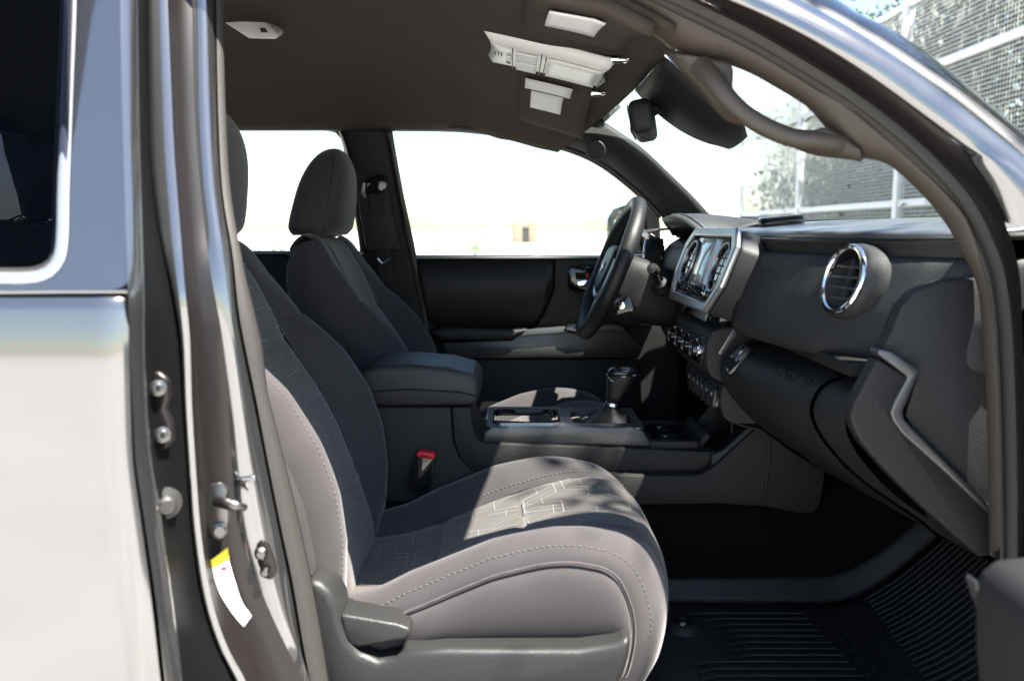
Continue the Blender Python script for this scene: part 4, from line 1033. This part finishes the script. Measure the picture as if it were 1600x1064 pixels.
# skin below the belt line
L_ = [W(200, 456, -.915)] + [W(p[0], p[1], -.92) for p in edgeB[1:]]
Lc = cr(L_, 40)
G = np.array([[np.array([x, p[1] - .012 * math.sin(math.pi * np.clip((1.27 - p[2]) / .75, 0, 1)) * (1 - .0 * t), p[2]]) for t, x in ((t, p[0] + (-1.25 - p[0]) * t) for t in np.linspace(0, 1, 24))] for p in Lc])
grid('door_skin', G, 'paint', rd, thick=.003)
def window_path(k):      # outline of the glass corner, k px outwards
    return [(104 + k, -160), (104 + k, 0), (98 + k, 160), (93 + k, 300), (91 + k, 378), (86 + k * .9, 405 + k * .35), (72 + k * .55, 420 + k * .85), (52, 427 + k), (0, 428 + k), (-200, 428 + k), (-500, 428 + k)]
band('window_frame', N_(window_path(14), -.908), N_([(188, -160), (188, 0), (191, 160), (195, 300), (197, 390), (199, 430), (199, 445), (150, 456), (0, 457), (-200, 457), (-500, 457)], -.915), 'paint', rd, n=90)
band('window_moulding', N_(window_path(-2), -.898), N_(window_path(15), -.909), 'satin_silver', rd, bulge=.006, n=90)
band('glass_run', N_(window_path(-9), -.885), N_(window_path(0), -.898), 'seal', rd, bulge=.003, n=90)
prism('tinted_glass', [W(120, -160, -.80), W(112, 0, -.82), W(100, 400, -.888), W(60, 440, -.889), W(-500, 440, -.889), W(-500, -160, -.80)], (0, .003, 0), 'glass_tint', rd, bevel=0)
band('belt_edge', N_([(199, 452), (100, 452), (0, 452), (-500, 452)], -.915), N_([(200, 458), (100, 458), (0, 459), (-500, 459)], -.917), 'paint', rd, bulge=.002)
# rounded leading edge of the door
eo = edgeT + edgeB[1:]
ei = [(212, -160), (212, 0), (214, 200), (219, 380), (221, 456), (220, 540), (222, 610), (230, 700), (240, 760), (254, 850), (270, 960), (283, 1064), (308, 1250), (330, 1500)]
band('leading_edge', N_(eo, lambda p: -.915 if p < 456 else -.92), N_(ei, -.875), 'paint', rd, bulge=.009, n=90, m=9, toward=(1, -.6, 0))
grid('inner_trim', np.array([[np.array([x, -.72, z]) for z in np.linspace(.6, 1.25, 6)] for x in np.linspace(-1.2, -.62, 6)]), 'door_soft', rd, thick=.02)

bp = empty('body_pillar', T, 'dark grey painted door pillar with striker and warning sticker')
gap0 = ei
gapR = [(226, -160), (228, 0), (230, 150), (233, 250), (245, 350), (258, 410), (272, 470), (283, 532), (290, 632), (297, 732), (304, 832), (318, 932), (342, 1007), (370, 1064), (440, 1250), (520, 1500)]
ridR = [(258, -160), (262, 0), (268, 150), (273, 250), (281, 350), (289, 450), (297, 532), (300, 632), (306, 732), (314, 832), (330, 932), (354, 1007), (384, 1064), (456, 1250), (540, 1500)]
drkR = [(296, -160), (300, 0), (303, 150), (309, 250), (318, 340), (330, 430), (348, 532), (357, 632), (363, 732), (374, 830), (412, 932), (446, 1007), (472, 1056), (520, 1150), (600, 1350)]
silR = [(332, -160), (335, 0), (338, 170), (345, 300), (360, 400), (368, 532 - 40), (395, 632), (415, 732), (435, 832), (450, 907), (468, 1007), (478, 1064), (505, 1200), (545, 1400)]
grvR = [(335, -160), (338, 0), (341, 170), (348, 300), (364, 400), (374, 492), (402, 632), (421, 732), (441, 832), (457, 907), (474, 1007), (485, 1064), (512, 1200), (552, 1400)]
seaR = [(342, -160), (343, 0), (346, 100), (349, 180), (357, 300), (373, 395), (394, 480), (408, 540), (416, 610), (426, 650), (450, 747), (470, 832), (486, 907), (504, 1007), (513, 1064), (540, 1200), (580, 1400)]
band('hinge_face', N_(gap0, -.874), N_(gapR, -.80), 'jamb_gap_shade', bp, n=80, bulge=-.004)
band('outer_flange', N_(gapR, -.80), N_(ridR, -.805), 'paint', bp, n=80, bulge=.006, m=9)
band('striker_face', N_(ridR, -.805), N_(drkR, -.755), 'jamb_shaded_paint', bp, n=80, bulge=-.010, m=11)
band('inner_flange', N_(drkR, -.755), N_(silR, -.735), 'paint', bp, n=80, bulge=.008, m=9)
band('seal_channel', N_(silR, -.735), N_(grvR, -.722), 'seal', bp, n=80)
band('door_seal', N_(grvR, -.735), N_(seaR, -.712), 'seal_velour', bp, n=80, bulge=.006, m=11)
band('inner_trim', N_(seaR, -.713), N_([(p[0] + 2, p[1]) for p in seaR], -.60), 'pillar_black', bp, n=80)
# hinge plate and bolts, buffer, striker, sticker
ptrace('hinge_plate', [(228, 588), (244, 578), (262, 592), (264, 620), (258, 640), (268, 660), (270, 690), (256, 706), (240, 700), (232, 660)], -.846, .012, 'jamb_shaded_paint', bp, bevel=.005, seg=3)
for px, py in ((247, 606), (254, 679)):
    f = frame(W(px, py, -.852), (.35, -.9, .1), (1, 0, 0))
    b_ = lathe('hinge_bolt', [(0, .008), (.005, .008), (.0055, .003), (.009, .002), (.0095, -.002)], f, 'zinc', bp, n=24)
    lathe('bolt_socket', [(0, .0104), (.0035, .0104), (.0036, .009)], f, 'black_void', bp, n=6)
bf = frame(W(258, 786, -.846), (.5, -.85, 0), (0, 0, 1))
lathe('rubber_buffer', [(0, .018), (.008, .018), (.011, .014), (.011, .008), (.017, .006), (.019, 0), (.017, -.006)], bf, 'seal', bp, n=28)
stp = [(316, 772), (328, 757), (344, 754), (356, 765), (357, 785), (385, 787), (381, 797), (360, 806), (356, 815), (352, 838), (340, 846), (328, 840), (320, 815)]
ptrace('striker_plate', [(316, 772), (328, 757), (344, 754), (356, 765), (357, 810), (352, 838), (340, 846), (328, 840), (320, 815)], -.785, .010, 'zinc', bp, bevel=.003)
tube('striker_loop', cr([W(340, 783, -.785), W(352, 786, -.800), W(370, 790, -.802), W(384, 793, -.795)], 14), [.007] * 10 + [.006, .005, .0045, .004], 'zinc', bp, n=10)
lathe('striker_bolt', [(0, .008), (.006, .008), (.0065, .002), (.009, .001)], frame(W(343, 828, -.787), (.3, -.9, .1)), 'zinc', bp, n=20)
band('warning_sticker', [(330, 884, -.790), (340, 930, -.787), (352, 965, -.783), (369, 997, -.778)], [(357, 873, -.783), (366, 905, -.779), (378, 940, -.775), (393, 962, -.771)], 'white_label', bp, thick=.001)
band('sticker_band', [(329, 875, -.791), (331, 888, -.790)], [(356, 855, -.784), (358, 874, -.783)], 'yellow', bp, thick=.001, n=6)
ptrace('sticker_mark', [(344, 889), (347, 886), (352, 886), (355, 889), (352, 891), (347, 891)], -.791, .001, 'red', bp, bevel=0)
ptrace('bolt_recess', [(400, 850), (410, 845), (420, 852), (430, 880), (432, 895), (424, 906), (412, 904), (402, 880)], -.757, .006, 'jamb_shaded_paint', bp, bevel=.002)
for px, py, r_ in ((408, 864, .008), (414, 893, .006)):
    lathe('pillar_bolt', [(0, .008), (r_ * .6, .0075), (r_, .004), (r_ * 1.1, -.004)], frame(W(px, py, -.760), (.2, -.9, .1)), 'zinc', bp, n=24)
ptrace('pressing_rib', [(366, 748), (370, 745), (398, 744), (400, 748), (398, 752), (370, 755)], -.757, .01, 'paint', bp, bevel=.003)

# near windshield pillar and roof rail
ap = empty('front_pillar', T, 'brown windshield pillar trim with a grab handle and painted outer frame')
def z5(*p): return [(1100 + a * .3946, b * .3946) for a, b in p]
def Yv(lst, ys_): return [(p[0], p[1], y) for p, y in zip(lst, np.interp(np.linspace(0, 1, len(lst)), np.linspace(0, 1, len(ys_)), ys_))]
e0 = [(860, -75), (975, 28), (1010, 46), (1045, 72), (1075, 112), (1102, 145), (1140, 181), (1180, 208), (1240, 232), (1330, 245), (1390, 257), (1440, 300), (1480, 350), (1500, 385), (1530, 440)]
eU = [(860, -75), (975, 28), (1010, 46), (1045, 72), (1075, 88), (1110, 96), (1145, 104), (1180, 119), (1222, 143), (1260, 167), (1283, 192), (1325, 240), (1390, 257), (1440, 300), (1480, 350), (1500, 385), (1530, 440), (1540, 520), (1547, 640), (1552, 860)]
e1 = [(870, -150)] + z5((-300, -80), (0, 80), (200, 180), (400, 300), (600, 440), (800, 620), (950, 760), (1040, 870), (1090, 1000), (1130, 1100))
e2 = [(900, -170)] + z5((-280, -120), (0, 28), (200, 128), (400, 245), (600, 370), (800, 520), (950, 660), (1060, 790), (1130, 920), (1185, 1064)) + [(1580, 500), (1586, 600), (1590, 760), (1590, 900)]
e1b = e1[:-1] + [(1549, 440), (1557, 520), (1562, 620), (1566, 760), (1568, 900)]
e1c = [(p[0] * .55 + q[0] * .45, p[1] * .55 + q[1] * .45) for p, q in zip(e1b, e2)]
band('pillar_trim', Yv(eU, [-.54, -.56, -.585, -.61, -.645, -.662]), Yv(e1[:-1] + [(1549, 440), (1557, 520), (1563, 640), (1567, 860)], [-.59, -.615, -.65, -.68, -.69, -.70]), 'pillar_trim', ap, bulge=.010, n=90, m=11, thick=.012, toward=(0, -1, -.3))
# seal: velour bead + rubber lip
mid_ = [((p[0] + q[0]) / 2, (p[1] + q[1]) / 2) for p, q in zip(cr(e1b, 24), cr(e2, 24))]
band('door_seal', Yv(e1b, [-.60, -.625, -.675, -.70]), Yv(mid_, [-.615, -.64, -.69, -.71]), 'seal_velour', ap, bulge=.012, n=90, m=9, toward=(0, -1, -.4))
band('seal_lip', Yv(mid_, [-.614, -.639, -.689, -.709]), Yv(e2, [-.635, -.66, -.71, -.73]), 'seal_velour', ap, bulge=.010, n=90, m=9, toward=(0, -1, -.2))
e3 = [(960, -180)] + z5((-150, -130), (120, 0), (300, 90), (500, 210), (700, 340), (900, 490), (1000, 570), (1060, 650), (1130, 760), (1190, 880)) + [(1592, 420), (1598, 520), (1602, 640), (1604, 760), (1604, 900)]
e4 = [(1010, -190)] + z5((-20, -110), (200, -5), (400, 90), (600, 200), (800, 330), (1000, 480), (1150, 590), (1267, 690)) + [(1640, 310), (1680, 380)]
e5 = [(1080, -190)] + z5((150, -110), (380, 0), (600, 120), (800, 250), (1000, 390), (1150, 510), (1267, 610)) + [(1650, 290), (1700, 360)]
e6 = [(1110, -190)] + z5((200, -110), (425, 0), (560, 70), (700, 150), (900, 280), (1100, 425), (1267, 560)) + [(1660, 270), (1720, 345)]
e7 = [(1180, -190)] + z5((400, -110), (600, 45), (730, 110), (840, 180), (1000, 300), (1150, 430), (1267, 528)) + [(1670, 262), (1740, 335)]
band('inner_frame', Yv(e2, [-.635, -.66, -.71, -.73]), Yv(e3, [-.68, -.70, -.75, -.775]), 'jamb_shaded_paint', ap, bulge=.004, n=90, toward=(0, -1, -.2))
band('outer_frame', Yv(e3[:-5], [-.68, -.70, -.745]), Yv(e4, [-.69, -.72, -.78]), 'paint', ap, bulge=.010, n=80, m=9, toward=(0, -1, .4))
band('roof_rail', Yv(e4, [-.69, -.72, -.78]), Yv(e5, [-.67, -.70, -.76]), 'paint', ap, bulge=.004, n=80, toward=(0, -.6, .8))
band('windshield_moulding', Yv(e5, [-.67, -.70, -.76]), Yv(e6, [-.645, -.675, -.74]), 'seal', ap, bulge=.003, n=80, toward=(0, -.6, .8))
band('glass_edge', Yv(e6, [-.645, -.675, -.74]), Yv(e7, [-.605, -.635, -.71]), 'gloss_black', ap, bulge=.003, n=80, toward=(0, -.5, .8))
# grab handle
hp = [(1095, 104, -.585), (1118, 132, -.61), (1140, 158, -.62), (1165, 180, -.625), (1200, 201, -.628), (1240, 216, -.63), (1275, 220, -.632), (1310, 226, -.625), (1345, 240, -.59)]
tube('grab_handle', cr([W(*p) for p in hp], 40), np.interp(np.linspace(0, 1, 40), [0, .15, .3, .6, .8, 1], [.016, .0145, .0125, .0125, .0145, .010]), 'pillar_trim', ap, n=16, up=(0, 1, 0))
tube('trim_edge', cr([W(*p) for p in Yv(e0[1:7], [-.545, -.59])], 24), .0028, 'pillar_trim', ap, n=8)
band('handle_base', Yv([(1045, 72), (1075, 112), (1102, 145), (1140, 181), (1160, 186)], [-.56, -.6]), Yv([(1062, 80), (1110, 95), (1143, 104), (1146, 140), (1166, 166)], [-.58, -.62]), 'pillar_trim', ap, bulge=.004, thick=.01)
band('handle_foot', [(1225, 225, -.61), (1262, 240, -.61), (1300, 247, -.61), (1345, 248, -.61)], [(1268, 204, -.635), (1290, 200, -.64), (1310, 210, -.64), (1345, 235, -.64)], 'pillar_trim', ap, bulge=.010, thick=.008)
# fender, hood and open front door
fe = empty('front_fender', T, 'grey painted fender and hood ahead of the windshield')
G = np.array([[np.array([x, -.80 - .12 * math.sin(math.pi / 2 * k) , 1.30 - .03 * (x - .8) - .42 * (1 - math.cos(math.pi / 2 * k))]) for k in np.linspace(0, 1, 12)] for x in np.linspace(.72, 2.2, 16)])
grid('fender_panel', G, 'paint', fe, thick=.003)
G = np.array([[np.array([x + (.30 * (1 - (y / .8) ** 2) if x < .9 else 0), y, 1.30 - .03 * (x - .8) - .10 * max(0, x - 1.6) ** 2 + .03 * (1 - (y / .8) ** 2)]) for y in np.linspace(-.80, .80, 25)] for x in np.linspace(.78, 2.2, 16)])
grid('hood_panel', G, 'paint', fe, thick=.003)
G = np.array([[np.array([xx, y * 1.0, zz]) for xx, zz in zip(np.linspace(.93 - .36 * (abs(y) / .68) ** 2, 1.32, 8), (1.325, 1.328, 1.325, 1.315, 1.305, 1.30, 1.30, 1.30))] for y in np.linspace(-.655, .655, 25)])
grid('cowl_panel', G, 'plastic', fe, thick=.01, out=(0, 0, 1))
hp_ = empty('hinge_pillar', T, 'dark grey painted hinge pillar and rocker below the windshield pillar')
G = np.array([[np.array([x, y, z]) for x, y in cr([(.655, -.715), (.672, -.735), (.70, -.745), (.715, -.765), (.73, -.80), (.745, -.86), (.78, -.885)], 18)] for z in np.linspace(.52, 1.33, 12)])
grid('pillar_skin', G, 'jamb_shaded_paint', hp_, thick=.006, out=(-.5, -1, 0))
for z in (.78, 1.08): box('door_hinge', (.05, .07, .06), (.725, -.83, z), 'jamb_shaded_paint', hp_, bevel=.008)
G = np.array([[np.array([x, y, z]) for y, z in cr([(-.70, .585), (-.74, .60), (-.77, .585), (-.80, .575), (-.86, .56), (-.885, .52), (-.88, .44), (-.84, .38)], 24)] for x in np.linspace(-.75, .80, 10)])
grid('rocker_panel', G, 'jamb_shaded_paint', hp_, thick=.006, out=(0, -1, .5))
od = empty('front_door', T, 'black inner corner of the open front passenger door')
dcor = [(1512, 935), (1514, 905), (1524, 882), (1546, 866), (1600, 860), (1720, 852), (1990, 850), (1990, 1200), (1540, 1200), (1522, 1090), (1513, 1000)]
ptrace('door_pocket', dcor, -1.06, -.18, 'plastic', od, bevel=.018, seg=4)
ptrace('pocket_edge', [(1524, 915), (1530, 908), (1575, 1010), (1600, 1100), (1590, 1105), (1560, 1010)], -1.075, .02, 'tray_trim', od, bevel=.002)
prism('door_shell', [(.70, -.90, .60), (.70, -.90, 1.25), (.88, -1.90, 1.25), (.88, -1.90, .60)], (.10, .02, 0), 'paint', od, bevel=.01)

# ------------------------------------------------------------------ outside: fence, hedge, shrubs, building
fn = empty('mesh_fence', None, 'white steel mesh fence with posts and rails in front of the truck', 'fence', (4.2, 8, 0))
def loc(p): return np.array(p, float) - np.array([4.2, 8, 0])
fy = [1.2, 4.45, 7.65, 10.9, 14.1]
for y in fy: box('post', (.09, .10, 3.75), Matrix.Translation(Vector(loc((4.2, y, 1.875)))), 'fence_metal', fn, bevel=.008)
for i in range(4):
    for z in (.25, 1.62, 2.95, 3.7):
        box('rail', (.05, fy[i + 1] - fy[i] - .1, .075), Matrix.Translation(Vector(loc((4.2, (fy[i] + fy[i + 1]) / 2, z)))), 'fence_metal', fn, bevel=.005)
V, F = [], []
def wire(a, b, r=.0042):
    a, b = np.array(a), np.array(b); t = b - a; u = np.cross(t, (1, 0, 0)); u = u / np.linalg.norm(u); v_ = np.array([1., 0, 0]); k = len(V)
    for p in (a, b):
        for q in range(3): V.append(p + r * (math.cos(q * 2.094) * u + math.sin(q * 2.094) * v_))
    for q in range(3): F.append((k + q, k + (q + 1) % 3, k + 3 + (q + 1) % 3, k + 3 + q))
y = 1.25
while y < 14.1: wire(loc((4.2, y, .1)), loc((4.2, y, 3.7))); y += .05
z = .1
while z < 3.7: wire(loc((4.2, 1.2, z)), loc((4.2, 14.1, z))); z += .042
mo('wire_mesh', V, F, 'fence_metal', fn, kind='stuff')
def leaves(name, pts, size, mat_, parent, k=None):
    n = len(pts); P = np.array(pts); d = rng.normal(size=(n, 3)); d /= np.linalg.norm(d, axis=1)[:, None]
    u = np.cross(d, rng.normal(size=(n, 3))); u /= np.linalg.norm(u, axis=1)[:, None]; v_ = np.cross(d, u)
    s = size * rng.uniform(.6, 1.3, (n, 1))
    V = np.stack([P - u * s, P + v_ * s * .5 , P + u * s, P - v_ * s * .5], 1).reshape(-1, 3)
    return mo(name, V, [(4 * i, 4 * i + 1, 4 * i + 2, 4 * i + 3) for i in range(n)], mat_, parent, smooth=False, kind=k)
hg = empty('hedge', None, 'tall leafy green hedge growing behind the mesh fence', 'hedge', (5.0, 8, 0))
cl = []
for i in range(420):
    y = rng.uniform(1.0, 13.9); top = np.interp(y, [1, 6, 8.5, 11, 14], [5.6, 5.0, 4.2, 3.5, 3.2]); z = rng.uniform(.3, top)
    c = np.array([rng.uniform(4.75, 5.5), y, z]); m = 150
    cl.append(c + rng.normal(size=(m, 3)) * np.array([.25, .36, .34]))
leaves('foliage', np.concatenate(cl) - np.array([5, 8, 0]), .06, 'leaf', hg, 'stuff')
ov = []  # leaf clusters out of view, added to shade the console and dapple the seat
for c, r, m in (((1.56, -.78, 4.0), .10, 150), ((1.74, -.70, 4.05), .11, 120), ((1.42, -.80, 4.0), .06, 50), ((1.60, -1.10, 4.0), .09, 60), ((1.48, -1.22, 4.02), .05, 16), ((1.8, -1.3, 4.2), .12, 60), ((3.9, 1.2, 4.4), .35, 300)):
    ov.append(np.array(c) + rng.normal(size=(m, 3)) * np.array([r, r, r * .5]))
leaves('unseen_shade_leaves', np.concatenate(ov) - np.array([5, 8, 0]), .035, 'leaf', hg, 'stuff')
tube('unseen_shade_branch', cr([(.1, -6.2, 0), (0, -6.4, 2.4), (-1.0, -7.0, 4.1), (-2.4, -8.2, 4.25), (-3.3, -8.9, 4.02)], 24), np.linspace(.06, .008, 24), 'bark', hg, n=6)  # out of view, added to carry the shading leaves
for i in range(10):
    y = 1.5 + 1.3 * i
    tube('stem', cr([(.0 + .2 * math.sin(i * 3), y - 8, 0), (.1, y - 8 + .1, 1.2), (.05 + .1 * math.sin(i), y - 8 - .1, 2.8)], 8), [.04] * 4 + [.03] * 4, 'bark', hg, n=6)
def shrub(c, r, n, lab):
    s = empty('shrub', None, lab, 'shrub', c)
    p = [rng.normal(size=3) * np.array([r, r, r * .6]) * .45 + np.array([0, 0, r * .7]) for _ in range(n)]
    leaves('foliage', [q for q in p if q[2] > .02], r * .09, 'leaf_far', s, 'stuff')
    for k in range(4): tube('stem', cr([(0, 0, -.02), (.15 * r * math.cos(k * 1.6), .15 * r * math.sin(k * 1.6), r * .4), (.4 * r * math.cos(k * 1.6), .4 * r * math.sin(k * 1.6), r * .9)], 6), [.03, .03, .025, .02, .015, .01], 'bark', s, n=5)
def ground_at(px, py, y): q = W(px, py, y); return (q[0], y, 0)
for px, y, r, lab in ((430, 26, .7, 'low green shrub beyond the rear driver window'), (395, 24, .6, 'small yellow green shrub seen behind the passenger headrest'), (742, 40, .9, 'bright green shrub seen through the driver window'), (680, 46, 1.3, 'sparse pale shrub beside the bright one, nearer the door pillar')):
    shrub(ground_at(px, 390, y), r, 260 if r < 1.2 else 40, lab)
bd = empty('low_building', None, 'low pale building with a brown brick front seen through the driver window', 'building', ground_at(822, 380, 90))
box('wall', (5.0, 4, 2.2), (-1.5, 2, 1.1), 'stucco', bd)
box('roof', (5.4, 4.4, .2), (-1.5, 2, 2.3), 'stucco', bd)
for x in (-.9, .75): box('brick_pier', (.9, .3, 1.8), (x, -.16, .9), 'brown_brick', bd)
box('door', (.7, .06, 1.6), (-.05, -.03, .8), 'print', bd)
box('low_wall', (9, .3, .9), (-6, -.5, .45), 'stucco', bd)
